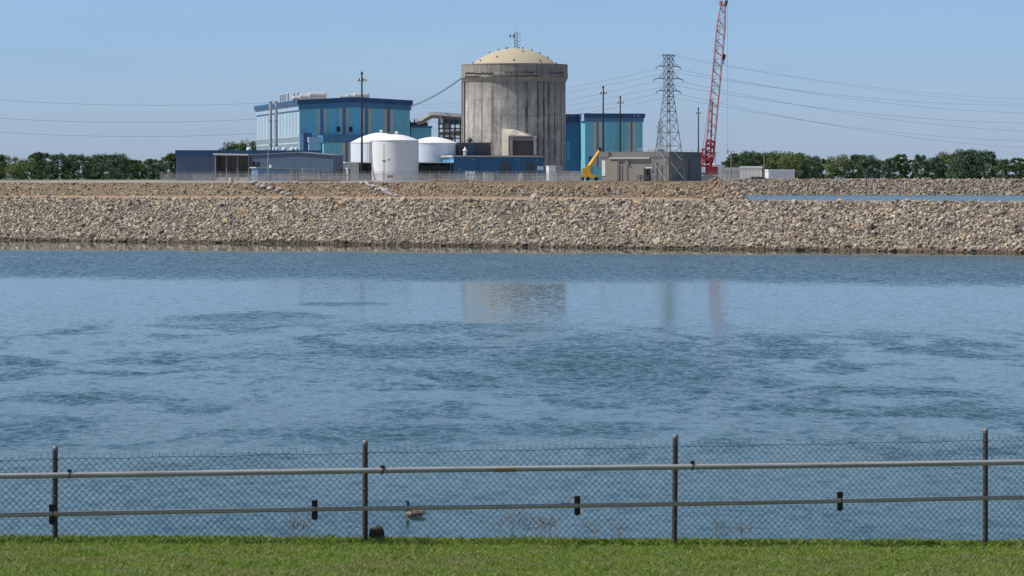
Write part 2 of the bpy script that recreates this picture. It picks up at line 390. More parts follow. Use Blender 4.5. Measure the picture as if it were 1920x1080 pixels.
# ------------------------------------------------------------------ water
def water_mat(name, open_water=True):
    m, t, bs = nt(name); p = pos(t)
    s = t.nodes.new('ShaderNodeSeparateXYZ'); t.links.new(p, s.inputs[0]); X, Y = s.outputs[0], s.outputs[1]
    if open_water:
        w1 = noise(t, mapping(t, p, (.045, .013, 1)), 1, 7, .68)
        Yw = math_(t, 'ADD', Y, math_(t, 'MULTIPLY', math_(t, 'SUBTRACT', w1, .5), 60))
        Yw = math_(t, 'ADD', Yw, math_(t, 'MULTIPLY', X, .25))
        far = math_(t, 'MULTIPLY', sstep(t, Yw, 488, 536), math_(t, 'SUBTRACT', 1.0, sstep(t, Yw, 686, 704)))
        far = math_(t, 'MULTIPLY', far, math_(t, 'ADD', .62, math_(t, 'MULTIPLY', noise(t, mapping(t, p, (.08, .02, 1), (3, 1, 0)), 1, 3), .6)))
        pn = math_(t, 'ADD', math_(t, 'MULTIPLY', noise(t, mapping(t, p, (.085, .034, 1), (4.3, 2.1, 0)), 1, 6, .60, dist=1.1), .74), math_(t, 'MULTIPLY', noise(t, mapping(t, p, (.22, .10, 1), (1.3, 7.1, 0)), 1, 5, .6, dist=1.2), .26))
        nearband = math_(t, 'SUBTRACT', 1.0, sstep(t, Yw, 318, 372))
        patch = math_(t, 'MULTIPLY', math_(t, 'MULTIPLY', sstep(t, pn, .465, .61), nearband), math_(t, 'ADD', .2, math_(t, 'MULTIPLY', sstep(t, Y, 165, 225), .8)))
        def gust(px, py, rx, ry0, ry1, k):
            D0, D1 = F*HC/(py+ry1-Y0), F*HC/(py-ry0-Y0); D = (D0+D1)/2; cx = xat(px, D); ax = rx*D/F; ay = (D1-D0)/2
            dx = math_(t, 'DIVIDE', math_(t, 'SUBTRACT', X, cx), ax); dy = math_(t, 'DIVIDE', math_(t, 'SUBTRACT', Y, D), ay)
            r2 = math_(t, 'ADD', math_(t, 'MULTIPLY', dx, dx), math_(t, 'MULTIPLY', dy, dy))
            r2 = math_(t, 'ADD', r2, math_(t, 'MULTIPLY', math_(t, 'SUBTRACT', pn, .5), 6.5))
            return math_(t, 'MULTIPLY', math_(t, 'SUBTRACT', 1.0, sstep(t, r2, -.3, 1.35)), k)
        Mk = math_(t, 'MAXIMUM', far, math_(t, 'MULTIPLY', patch, .85))
        for g in [(640, 570, 95, 5, 5, .8), (1150, 690, 260, 60, 65, .9), (900, 660, 480, 40, 60, .22), (500, 600, 170, 18, 16, .6), (850, 612, 240, 9, 14, .6), (1420, 628, 70, 5, 6, .7), (1440, 715, 60, 12, 14, .7), (700, 815, 240, 22, 25, .7), (1050, 805, 200, 16, 18, .6)]:
            Mk = math_(t, 'MAXIMUM', Mk, gust(*g))
    else:
        Mk = math_(t, 'ADD', .7, 0.0)
    # slopes of wavelets, from small and medium chop; steep where the wind touches the surface
    def vsub(c, k):
        n = t.nodes.new('ShaderNodeVectorMath'); n.operation = 'SUBTRACT'; n.inputs[1].default_value = (.5,.5,.5); t.links.new(c, n.inputs[0])
        q = t.nodes.new('ShaderNodeVectorMath'); q.operation = 'SCALE'; t.links.new(n.outputs[0], q.inputs[0])
        if isinstance(k, float): q.inputs['Scale'].default_value = k
        else: t.links.new(k, q.inputs['Scale'])
        return q.outputs[0]
    def vadd(a, b):
        n = t.nodes.new('ShaderNodeVectorMath'); n.operation = 'ADD'; t.links.new(a, n.inputs[0]); t.links.new(b, n.inputs[1]); return n.outputs[0]
    def split(c):
        n = t.nodes.new('ShaderNodeSeparateColor'); t.links.new(c, n.inputs[0]); return n.outputs
    small = split(noise(t, mapping(t, p, (2.6, 1.3, 1)), 1, 3, .55, color=True))
    med = split(noise(t, mapping(t, p, (.8, .36, 1)), 1, 2, .5, color=True))
    swell = split(noise(t, mapping(t, p, (.12, .06, 1)), 1, 2, .5, color=True))
    cen = lambda x, k: math_(t, 'MULTIPLY', math_(t, 'SUBTRACT', x, .5), k)
    calm = WCALM if not open_water else math_(t, 'ADD', .010, math_(t, 'MULTIPLY', math_(t, 'SUBTRACT', 1.0, sstep(t, Yw, 690, 706)), WCALM))
    A = math_(t, 'ADD', calm, math_(t, 'MULTIPLY', Mk, WRIP))
    # wind waves run towards the near shore: the faces one sees lean that way
    face = math_(t, 'ADD', math_(t, 'MULTIPLY', math_(t, 'ABSOLUTE', cen(small[1], 2.0)), .75), math_(t, 'MULTIPLY', math_(t, 'ABSOLUTE', cen(med[1], 2.0)), .55))
    ny = math_(t, 'SUBTRACT', cen(swell[1], .008), math_(t, 'MULTIPLY', face, A))
    nx = math_(t, 'ADD', math_(t, 'MULTIPLY', cen(small[0], 1.0), A), cen(swell[0], .008))
    cbn = t.nodes.new('ShaderNodeCombineXYZ'); cbn.inputs[2].default_value = 1; t.links.new(nx, cbn.inputs[0]); t.links.new(ny, cbn.inputs[1])
    nn = t.nodes.new('ShaderNodeVectorMath'); nn.operation = 'NORMALIZE'; t.links.new(cbn.outputs[0], nn.inputs[0])
    t.links.new(nn.outputs[0], bs.inputs['Normal'])
    bs.inputs['Base Color'].default_value = WCOL
    bs.inputs['Roughness'].default_value = .04; bs.inputs['IOR'].default_value = 1.333
    return m
WCALM, WRIP, WCOL = .095, .48, (.026, .068, .066, 1)
lake = npmesh('water', np.array([(-4000,40,0),(4000,40,0),(4000,3500,0),(-4000,3500,0)], float), np.array([[0,1,2,3]]), water_mat('lake_water'))
tag(lake, kind='structure')
cw = [uv2xy(-20, 26), uv2xy(900, 26), (1500, 1300), (40, 1300)]
cwater = npmesh('channel_water', np.array([(x, y, 9.0) for x, y in cw]), np.array([[0,1,2,3]]), water_mat('channel_water', False))
tag(cwater, kind='structure')

# ------------------------------------------------------------------ riprap
phi = (1+5**.5)/2
ICO = np.array([(-1,phi,0),(1,phi,0),(-1,-phi,0),(1,-phi,0),(0,-1,phi),(0,1,phi),(0,-1,-phi),(0,1,-phi),(phi,0,-1),(phi,0,1),(-phi,0,-1),(-phi,0,1)], float)/math.sqrt(1+phi*phi)
ICF = np.array([(0,11,5),(0,5,1),(0,1,7),(0,7,10),(0,10,11),(1,5,9),(5,11,4),(11,10,2),(10,7,6),(7,1,8),(3,9,4),(3,4,2),(3,2,6),(3,6,8),(3,8,9),(4,9,5),(2,4,11),(6,2,10),(8,6,7),(9,8,1)])
def rocks(name, P, rad, mat, label=None, sink=.15):
    n = len(P)
    A = rng.normal(size=(n,3,3)); Q, _ = np.linalg.qr(A)
    S = np.exp(rng.normal(0, .28, size=(n,1,3))) * rad[:,None,None]
    J = 1 + rng.uniform(-.28, .28, size=(n,12,1))
    Vv = np.einsum('nij,nkj->nki', Q, ICO[None]*J*S) + P[:,None,:]
    Vv[:,:,2] += (rad*rng.uniform(-.25, .75, n))[:,None]
    Fc = (ICF[None] + (np.arange(n)*12)[:,None,None]).reshape(-1, 3)
    o = npmesh(name, Vv.reshape(-1,3), Fc, mat, attr=np.repeat(rng.random(n), 12))
    tag(o, label, 'riprap', kind='stuff'); return o
def scatter(u0, u1, v0, v1, step, keep=None):
    uu, vv = np.meshgrid(np.arange(u0, u1, step), np.arange(v0, v1, step))
    uu = uu.ravel() + rng.uniform(-.5,.5,uu.size)*step; vv = vv.ravel() + rng.uniform(-.5,.5,vv.size)*step
    x, y = uv2xy(uu, vv); z = hgt(x, y); px = 960 + F*x/y
    k = (px > -190) & (px < 2110)
    if keep is not None: k &= keep(x, y, z, uu, vv)
    return np.stack([x, y, z], -1)[k]
P = scatter(-215, 215, -1.2, 20.7, .39)
gap = np.sin(P[:,0]*.31+np.sin(P[:,2]*.7+P[:,0]*.11)*2)*np.sin(P[:,2]*.55+P[:,0]*.17)
P = P[rng.random(len(P)) > np.clip((gap-.62)*1.6, 0, .55)]
rocks('riprap', P, np.clip(np.exp(rng.normal(-1.66, .46, len(P))), .09, .85), M['rock1'], 'wide slope of pale grey and buff broken rock rising from the water')
P = scatter(-190, 90, 36.5, 44.9, .42, lambda x, y, z, u, v: (z > 9.8) & ((x-BX0)*bdy-(y-BY0)*bdx < 3))
e_ = (P[:,0]-BX0)*bdy - (P[:,1]-BY0)*bdx; ppx = 960 + F*P[:,0]/P[:,1]
thin = np.where((ppx < 640), .5, np.where(ppx < 850, .68, .9))
P = P[rng.random(len(P)) < thin]
vv_ = xy2uv(P[:,0], P[:,1])[1]
rocks('riprap', P, np.clip(np.exp(rng.normal(-1.72, .44, len(P))), .09, .55)*np.interp(vv_, [42, 45], [1, .6]), M['rock2'], 'upper slope of brownish rock below the plant yard')
P = scatter(-20, 90, 30, 95, .6, lambda x, y, z, u, v: (((x-BX0)*bdy-(y-BY0)*bdx) > -9) & (((x-BX0)*bdy-(y-BY0)*bdx) < 1.5) & (v > 37))
P2 = np.concatenate([P, scatter(20, 75, 33, 40, .6, lambda x, y, z, u, v: (((x-BX0)*bdy-(y-BY0)*bdx) > -7) & (((x-BX0)*bdy-(y-BY0)*bdx) < -.3))])
rocks('riprap', P2, np.clip(np.exp(rng.normal(-1.4, .38, len(P2))), .13, .55), M['rock2'], 'rounded dark rock end of the upper bank beside the channel')
xx, yy = np.meshgrid(np.arange(72, 195, .55), np.arange(1256, 1274, .55)); xx = xx.ravel()+rng.uniform(-.4,.4,xx.size); yy = yy.ravel()+rng.uniform(-.4,.4,yy.size)
P = np.stack([xx, yy, hgt(xx, yy)], -1)
rocks('riprap', P, np.clip(np.exp(rng.normal(-1.15, .35, len(P))), .15, .7), M['rock3'], 'far grey rock bank across the channel')

def blob(rad, seed, sub=2, squash=(1,1,.75)):
    import bmesh
    r2 = np.random.default_rng(seed); bm = bmesh.new(); bmesh.ops.create_icosphere(bm, subdivisions=sub, radius=1)
    dirs = r2.normal(size=(9,3)); dirs /= np.linalg.norm(dirs, axis=1)[:,None]; cuts = r2.uniform(.62, .95, 9)
    for vtx in bm.verts:
        p = np.array(vtx.co)
        for d, c in zip(dirs, cuts):
            k = p @ d
            if k > c: p = p - d*(k-c)
        vtx.co = Vector(p*np.array(squash)*rad*(1+r2.uniform(-.03,.03)))
    mb = MB(); bm.verts.index_update()
    mb.add([v.co for v in bm.verts], [tuple(v.index for v in f.verts) for f in bm.faces]); bm.free(); return mb
bm_ = [blob(1.0, 40+k) for k in range(5)]
protos = []
def boulder(px, py, size, label, group, D=None, mat='boulder'):
    D = D or 830
    # walk to the slope point seen at that pixel
    best = min(np.arange(780, 860, .25), key=lambda d: abs(Y0 + F*(HC-float(hgt(xat(px,d), d)))/d - py))
    x = xat(px, best); z = float(hgt(x, best)); k = len(protos)
    o = bm_[k % 5].build('boulder', M[mat], loc=(x, best, z+size*.25), rotz=random.uniform(0, 6)); o.scale = (size*random.uniform(.9,1.3), size*random.uniform(.8,1.1), size*random.uniform(.7,.95))
    at = o.data.attributes.new('rnd', 'FLOAT', 'POINT'); at.data.foreach_set('value', np.full(len(o.data.vertices), random.random()).astype(np.float32))
    protos.append(o); tag(o, label, 'boulder', group); return o
line1 = [(477,345,1.05,'topmost pale boulder of the left row running down the bank'),(484,348,.8,'small pale boulder just below the topmost one of the left row'),(494,352,1.15,'wide flat pale boulder high in the left row on the bank'),
         (507,355,.95,'white rounded boulder in the middle of the left row'),(520,360,1.15,'long grey boulder below the middle of the left row'),(531,364,.85,'dark sided boulder near the foot of the left row'),(541,367,1.1,'lowest pale slab at the foot of the left boulder row'),(487,371,.8,'lone white boulder on the track left of the boulder row')]
for px, py, s_, lb in line1: boulder(px, py, s_, lb, 'pale boulders in the left row')
for k in range(30):
    f = k/29; boulder(681+f*62+random.uniform(-6,6), 342+f*25+random.uniform(-2.5,2.5), random.uniform(.4,.7), 'grey stone in the strip of rubble running down the bank below the white tanks', 'rubble strip stones')

# ------------------------------------------------------------------ reactor building
D = 1327.0; RX = xat(964.7, D)
K = D/F
def rz(py, dd=0): return zat(py, D-dd) - GZ
reactor = thing('reactor_building', 'huge round weathered concrete containment building with a shallow tan dome', 'reactor building', (RX, D, GZ))
Rw, Rr = 19.55, 20.45
ztop = rz(121.5); zring = rz(147)                       # at the silhouette (no depth offset)
MB().lathe([(Rw, -.5), (Rw, zring-1.2), (Rw+.02, zring-.4)], 128).build('wall', M['shell'], reactor, True)
rg = MB().lathe([(Rw-.1, zring-1.5), (Rw+.25, zring-1.3), (Rr-.25, zring-.25), (Rr, zring), (Rr, zring+1.6), (Rr-.1, zring+1.7), (Rr-.1, ztop-.5), (Rr, ztop-.35), (Rr, ztop), (Rr-1.0, ztop), (Rr-1.0, ztop-1.0), (16.5, ztop-1.0)], 128).build('ring_girder', M['ringc'], reactor, True, angle=25)
# tendon anchor caps along the ring
cap0 = None
for row, (a0, a1, n, py) in enumerate([(-66, -24, 26, 137.5), (-24, 27, 28, 142.5), (-66, -40, 15, 143.5), (-10, 20, 14, 135.5), (40, 66, 11, 137), (50, 64, 4, 143)]):
    for k in range(n):
        a = R(a0+(a1-a0)*k/(n-1)); z = rz(py, 20*math.cos(a)) + random.uniform(-.15, .15); rr = Rr - .05
        if cap0 is None: cap0 = MB().cyl((0,-.22,0), (0,.3,0), .27, n=6).build('tendon_cap', M['darksteel'], reactor); c_ = cap0
        else: c_ = cap0.copy(); C.objects.link(c_)
        c_.location = (rr*math.sin(a), -rr*math.cos(a), z); c_.rotation_euler = (0,0,a)
for a in (-89, 31, 151):                                   # vertical buttresses
    ca, sa = math.sin(R(a)), -math.cos(R(a)); tx, ty = -sa, ca
    w = 1.3; pts = [((Rw-.4)*ca - w*tx, (Rw-.4)*sa - w*ty), ((Rr-.08)*ca - w*tx, (Rr-.08)*sa - w*ty), ((Rr-.08)*ca + w*tx, (Rr-.08)*sa + w*ty), ((Rw-.4)*ca + w*tx, (Rw-.4)*sa + w*ty)]
    if a == -89: MB().pxy(pts, -.5, zring-.3).build('buttress', M['hatchc'], reactor)
MB().cyl((Rw*math.sin(R(-75))-.1, -Rw*math.cos(R(-75))-.35, 0), (Rw*math.sin(R(-75))-.1, -Rw*math.cos(R(-75))-.35, zring-1.3), .28, n=10).build('downpipe', M['darksteel'], reactor)
# dome
ad, hd = 17.35, rz(90.5) - (ztop-1.0) ; Rs = (ad*ad+hd*hd)/(2*hd)
prof = [(ad+.15, ztop-1.1), (ad, ztop-1.0)] + [(Rs*math.sin(q), ztop-1.0 + Rs*math.cos(q) - (Rs-hd)) for q in np.linspace(math.asin(ad/Rs), .002, 22)]
dome = MB().lathe(prof, 96).build('dome', M['domec'], reactor, True, angle=60)
def dome_pt(px, py):                                        # point of the dome seen at that pixel
    x = (px-964.7)*K
    best = None
    for y in np.linspace(-17.2, 0, 140):
        q = x*x+y*y
        if q > ad*ad: continue
        z = ztop-1.0 + math.sqrt(Rs*Rs-q) - (Rs-hd); yy = Y0 - F*(z+GZ-HC)/(D+y); e = abs(yy-py)
        if best is None or e < best[0]: best = (e, (x, y, z))
    return best[1] if best else (x, 0, ztop)
nub0 = None
for px, py in [(887,117),(901,114.5),(918,98),(932,107.5),(935,92.5),(948.5,92),(952,90),(980,97),(980,90),(997,94),(1012,98),(1012,114.5),(1027,109),(1043,116),(963.5,113.5),(973,89)]:
    x, y, z = dome_pt(px, py)
    MB().cyl((0,0,-.15), (0,0,.45), .22, n=8).cyl((0,0,.45), (0,0,.62), .34, .12, n=8).build('vent_cap', M['black'], dome, loc=(x, y, z))
# hatch house
hatch_p = lambda px, py, dd: ((px-964.7)*(D-dd)/F, -dd, zat(py, D-dd)-GZ)
mb = MB()
A0, A1 = hatch_p(941, 241.5, 19.0), hatch_p(941, 300, 19.0)
B0, B1 = hatch_p(953, 254.2, 25.0), hatch_p(953, 300, 25.0)
C0, C1 = hatch_p(1006, 254.2, 25.0), hatch_p(1006, 300, 25.0)
E0, E1 = hatch_p(1006, 254.2, 17.5), hatch_p(1006, 300, 17.5)
T = hatch_p(988, 249.5, 19.3); T2 = hatch_p(963, 242.2, 19.6)
A1 = (A1[0], A1[1], 0); B1 = (B1[0], B1[1], 0); C1 = (C1[0], C1[1], 0); E1 = (E1[0], E1[1], 0)
def solid(pts, thick, nrm):
    n = Vector(nrm).normalized()*thick; v = [Vector(p) for p in pts]; k = len(v)
    return v + [p+n for p in v], [tuple(range(k)), tuple(range(2*k-1,k-1,-1))] + [(i,(i+1)%k,k+(i+1)%k,k+i) for i in range(k)]
MB().add(*solid([A0, B0, B1, A1], .8, (1,.6,0))).build('hatch_side_wall', M['hatchc'], reactor)
MB().add(*solid([C0, E0, E1, C1], .8, (-1,0,0))).build('hatch_side_wall', M['hatchc'], reactor)
MB().add(*solid([A0, T2, T, E0, (C0[0], C0[1], C0[2]), B0], .7, (0,.35,-1))).build('hatch_roof', M['hatchc'], reactor)
zt = B0[2]
MB().bx(B0[0]+.7, C0[0]-.5, -24.9, -24.1, zt-1.9, zt-.75).build('hatch_beam', M['greyd'], reactor)
for px in (958.5, 1003):
    x = (px-964.7)*(D-26)/F; MB().bx(x-.5, x+.5, -26.0, -25.1, 0, zt-1.3).bx(x-.6, x+.6, -26.1, -25.05, zt-1.3, zt-.9).build('hatch_column', M['hatchc'], reactor)
MB().bx((962-964.7)*K*.98, (1001-964.7)*K*.98, -21.5, -21.0, 0, zt-1.9).build('hatch_door', M['hatchdoor'], reactor)
MB().bx((965-964.7)*K, (1003-964.7)*K, -26.0, -25.6, 9.0, 9.7).bx((978-964.7)*K, (985-964.7)*K, -25.6, -24.6, 9.7, 11).build('hatch_platform', [M['brownred']], reactor)

# antenna mast on the dome
ax, ay, az = (967.5-964.7)*K, 0, ztop-1.0+hd
mast = thing('antenna_mast', 'short lattice radio mast with dish and whip on top of the tan dome', 'antenna', (RX+ax, D, GZ+az-.1))
mb = MB(); hm = rz(60.5)-az; wm = .55
for sx in (-1,1):
    for sy in (-1,1): mb.beam((sx*wm, sy*wm, 0), (sx*wm, sy*wm, hm), .13)
n = 6
for k in range(n):
    z0, z1 = hm*k/n, hm*(k+1)/n
    for sy in (-1,1): mb.beam((-wm, sy*wm, z0), (wm, sy*wm, z1), .09).beam((-wm, sy*wm, z1), (wm, sy*wm, z1), .09)
    for sx in (-1,1): mb.beam((sx*wm, -wm, z1), (sx*wm, wm, z0), .09)
mb.build('lattice', M['lattice'], mast)
MB().lathe([(.02,0),(.55,.12),(.85,.35),(.8,.35),(.5,.2),(.02,.1)], 20).build('dish', M['darkgrey'], mast, True, loc=(-2.0,-.3,hm*.78)).rotation_euler = (R(15), R(-80), 0)
MB().cyl((-1.9,-.3,hm*.78), (-.5,-.3,hm*.8), .1, n=6).bx(-1.2,-.5,-.5,.1,hm*.66,hm*.9).build('dish_arm', M['galv'], mast)
for z in (.22,.45,.68,.86,.98): MB().beam((wm,0,hm*z), (wm+1.0,-.2,hm*z), .1).bx(wm+.85, wm+1.1, -.35,-.05, hm*z-.15, hm*z+.35).build('panel_antenna', M['galv'], mast)
MB().cyl((.1,0,hm), (.1,0,hm+3.0), .05, .025, n=6).build('whip', M['lattice'], mast)

# ------------------------------------------------------------------ clad buildings
def gable(W, z0, z1, dz, n=2):
    return [(0,z0),(W,z0),(W,z1),(W/2,z1+dz),(0,z1)]
# turbine hall
fr = Fr(562, 1400); W = fr.s_(768.5); L = fr.t_(481)
hall = thing('turbine_hall', 'tall turbine hall clad in teal, cyan and navy panels, left of the tanks', 'industrial building', fr.loc(), fr.rot)
zw, zf, zm = fr.z(206), fr.z(187.3), fr.z(196); dz = 1.25
front = MB().pxz(gable(W, 0, zw, dz), 0, .4).build('wall', M['teal'], hall)
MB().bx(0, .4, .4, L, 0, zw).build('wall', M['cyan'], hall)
MB().bx(W-.4, W, .4, L, 0, zw).bx(.4, W-.4, L-.4, L, 0, zw+.5).build('wall', M['teal'], hall)
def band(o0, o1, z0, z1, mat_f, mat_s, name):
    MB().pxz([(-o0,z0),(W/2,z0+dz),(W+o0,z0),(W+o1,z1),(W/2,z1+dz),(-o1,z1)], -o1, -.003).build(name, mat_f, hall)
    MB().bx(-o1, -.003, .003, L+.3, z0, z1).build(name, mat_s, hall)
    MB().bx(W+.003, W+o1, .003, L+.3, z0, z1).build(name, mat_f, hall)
band(.5, .5, zw, zm, M['midblue'], M['paleblue'], 'fascia')  # left side fascia paler than the front: sunlight put into the colour
band(1.0, 1.1, zm, zf, M['navy'], M['navy'], 'parapet')
roof = MB().pxz([(-.2,zf-.9),(W+.2,zf-.9),(W+.2,zf-.6),(W/2,zf-.6+dz),(-.2,zf-.6)], .2, L).build('roof', M['lightgrey'], hall)
yb = fr.z(253.5)
for c in (603.5, 645, 687, 728.5):
    for a, b, mt, nm, d in ((-9.3,-3.2,'beige','beige_stripe',.10), (-2.8,2.8,'midblue','blue_stripe',.16), (3.2,9.3,'beige','beige_stripe',.10)):
        x0, x1 = fr.s_(c+a), fr.s_(c+b); xm = (x0+x1)/2; zz = zw + dz*(1-abs(xm-W/2)/(W/2)) - .05
        MB().bx(x0, x1, -d, .1, yb, zz).build(nm, M[mt], hall)
for px, py in ((634.5, 242), (657.5, 242)):
    x = fr.s_(px); z = fr.z(py); MB().bx(x-.7, x+.7, -.22, .1, z-1.0, z+1.0).build('window', M['black'], hall)
tb = fr.z(257); 
n = 14
for k in range(n):                                          # white strips of the lit side wall
    t0 = L*(k+.12)/n; t1 = t0 + L/n*.52
    MB().bx(-.12, .1, t0, t1, 18.2, zw-1.0).build('white_stripe', M['whitepanel'], hall)
wb = MB().bx(-.10, .1, 3, L-2, 12.6, 17.6).build('window_band', M['glass'], hall)
mb = MB()
for k in range(29):
    t0 = 3 + (L-5)*k/28; mb.bx(-.16, .1, t0-.3, t0+.3, 12.6, 17.6)
mb.bx(-.18, .1, 3, L-2, 14.9, 15.5).bx(-.18,.1,3,L-2,17.6,18.1).bx(-.18,.1,3,L-2,12.0,12.6)
mb.build('window_frame', M['whitepanel'], wb)
# roof ventilators: horizontal drums
for px, py, ln, rr in ((562,184,2.6,1.1),(577,181.5,3.6,1.4),(601,181,6.4,1.75),(650,181.5,2.6,.8),(664,180.5,2.8,.95),(684,181,5.6,1.35)):
    x = fr.s_(px); z = zf + dz*(1-abs(x-W/2)/(W/2)) - .5
    mb = MB().cyl((x-ln/2, 9, z+rr), (x+ln/2, 9, z+rr), rr, n=16)
    mb.cyl((x-ln/2-.5, 9, z+rr), (x-ln/2, 9, z+rr), rr*.6, rr, n=16).cyl((x+ln/2, 9, z+rr), (x+ln/2+.5, 9, z+rr), rr, rr*.6, n=16)
    mb.bx(x-ln/2+.4, x+ln/2-.4, 8.3, 9.7, z-.6, z+.4)
    mb.build('roof_ventilator', M['lightgrey'], hall, True)
for px in (521, 525, 529, 535, 546, 553.5):
    t0 = fr.t_(px); MB().cyl((1.2, t0, zf-1), (1.2, t0, zf+3.4), .28, n=8).cyl((1.2,t0,zf+3.4),(1.2,t0,zf+3.7),.42,.2,n=8).build('vent_pipe', M['galv'], hall)
# annex with navy parapet
x0, x1 = fr.s_(607, -16), fr.s_(700, -16); za = fr.z(253, 0, -16); zb = fr.z(267, 0, -16)
annex = MB().bx(x0, x1, -16, -.4, 0, zb).build('annex', M['teal'], hall)
MB().bx(x0-.35, x1+.35, -16.35, -.4, zb, za).build('parapet', M['midblue'], annex)
for a, b, mt in ((641,647,'beige'),(648,652,'midblue'),(653,659,'beige')):
    MB().bx(fr.s_(a,-16), fr.s_(b,-16), -16.1, -15.9, 0, zb-.05).build('stripe', M[mt], annex)
MB().bx(x0-5.2, x0-.36, -12, -.4, 0, zb).build('link_wall', M['cyan'], annex)
MB().bx(x0-5.5, x0-.36, -12.3, -.4, zb, zb+2.2).build('link_parapet', M['paleblue'], annex)
x0, x1 = fr.s_(569, -9), fr.s_(585, -9)
MB().bx(x0, x1, -9, -.4, 6, fr.z(249.5,0,-9)).bx(x0+.4, x1-.4, -8.6, -.4, 0, 6).build('stair_tower', M['navy'], hall)
# lower wing to the right of the hall
fr2 = Fr(768, 1418); x1 = fr2.s_(809)
wing = thing('low_wing', 'low teal wing with dark roof clutter at the right end of the turbine hall', 'industrial building', fr2.loc(), fr2.rot)
MB().bx(.6, x1, 0, 20, 0, fr2.z(240)).build('wall', M['teal'], wing)
MB().bx(.4, x1+.3, -.3, 20.3, fr2.z(240), fr2.z(236)).build('parapet', M['midblue'], wing)
mb = MB().bx(.6, 8, 2, 14, fr2.z(236), fr2.z(229))
for k in range(4): mb.cyl((1+k*1.8, 4, fr2.z(229)), (1+k*1.8, 4, fr2.z(226-3*(k%2))), .3, n=6)
mb.build('roof_equipment', M['darkgrey'], wing)
# two tall stacks in front of the lit side
for px, pt in ((507.5, 190.5), (518, 190)):
    DD = 1330; st = thing('exhaust_stack', 'left of two slim grey exhaust stacks before the turbine hall' if px < 510 else 'right of two slim grey exhaust stacks before the turbine hall', 'chimney', (xat(px, DD), DD, GZ), 0, 'pair of slim exhaust stacks')
    h = zat(pt, DD)-GZ; MB().cyl((0,0,0), (0,0,h), .62, .55, n=16).build('pipe', M['lightgrey'], st, True)
    for z in (h*.45, h*.75, h-.3): MB().cyl((0,0,z), (0,0,z+.3), .72, n=16).build('collar', M['galv'], st)

# right-hand hall
fr = Fr(1097, 1530); W = fr.s_(1205)
aux = thing('auxiliary_hall', 'teal and navy clad hall directly right of the round reactor', 'industrial building', fr.loc(), fr.rot)
zw, zf, zm = fr.z(228), fr.z(212.5), fr.z(220.5)
MB().bx(0, W, 0, 60, 0, zw).build('wall', M['teal'], aux)
MB().bx(-.35, W+.45, -.45, 60, zw, zm).build('fascia', M['midblue'], aux)
MB().bx(-.6, W+.9, -.9, 60.4, zm, zf).build('parapet', M['navy'], aux)
MB().bx(-.75, -.36, -.6, 3.5, zw+.3, zf-.3).build('fascia_highlight', M['paleblue'], aux)  # pale strip paints the sunlit edge of the fascia
xr = fr.s_(1040, 9)
MB().bx(xr, -.003, 9, 60, 0, zw-.2).build('wall', M['blue'], aux)  # recess in darker cladding, painting in the shadow of the reactor
MB().bx(xr, -.61, 8.4, 59.9, zw-.2, zf-.2).build('parapet', M['navyroof'], aux)  # parapet toned darker for the same painted shadow
for c in (1120.5, 1184):
    for a, b, mt, nm, d in ((-7.8,-1.9,'beige','beige_stripe',.10), (-1.5,1.5,'midblue','blue_stripe',.16), (1.9,7.4,'beige','beige_stripe',.10)):
        MB().bx(fr.s_(c+a), fr.s_(c+b), -d, .1, 6, zw-.05).build(nm, M[mt], aux)
MB().bx(fr.s_(1104), fr.s_(1110), -.08, .1, 6, fr.z(293)).build('door', M['blue'], aux)
for px in (1189, 1196): MB().bx(fr.s_(px)-.2, fr.s_(px)+.2, -1.0, -.6, zm+.4, zf-.6).build('lamp', M['lightgrey'], aux)
MB().bx(fr.s_(1062,9), fr.s_(1069,9), 8.88, 9.1, fr.z(300,0,9), fr.z(265,0,9)).build('painted_reflection', M['midblue'], aux)  # lighter rectangle painted on as a reflection in the recess wall

# long blue shed in front of the reactor
fr = Fr(851, 1262); W = fr.s_(1018.5); L = fr.t_(830.5)
shed = thing('blue_shed', 'long low blue metal shed with white roof edge in front of the reactor', 'shed', fr.loc(), fr.rot)
zt = fr.z(294.3)
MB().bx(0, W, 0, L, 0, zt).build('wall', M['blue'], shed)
MB().bx(-.05, .1, .1, L, 0, zt-.01).build('lit_side_sheet', siding('sunlit_blue_siding', (.10, .37, .60)), shed)  # lighter blue sheet paints the sunlit left face of the shed
MB().pxz([(-.7,zt),(W+.5,zt),(W+.5,zt+.25),(W*.9,zt+.55),(-.7,zt+.6)], -.7, L+.5).build('roof', M['lightc'], shed)
for a, b in ((938,959),(985,1003)):
    d = MB().bx(fr.s_(a), fr.s_(b), -.08, .1, 0, fr.z(304)).build('door', paint('roller_door_grey', (.075,.085,.11), .6), shed)
    mb = MB()
    for k in range(8): mb.bx(fr.s_(a)+.1, fr.s_(b)-.1, -.12, .0, .5+k*.7, .58+k*.7)
    mb.build('door_rib', M['darkgrey'], d)
for px, py in ((862,316.5),(887,299),(970,300),(1007,300)):
    x = fr.s_(px); z = fr.z(py); MB().bx(x-.2,x+.2,-.25,-.01,z-.2,z+.2).build('wall_lamp', M['lightgrey'], shed)
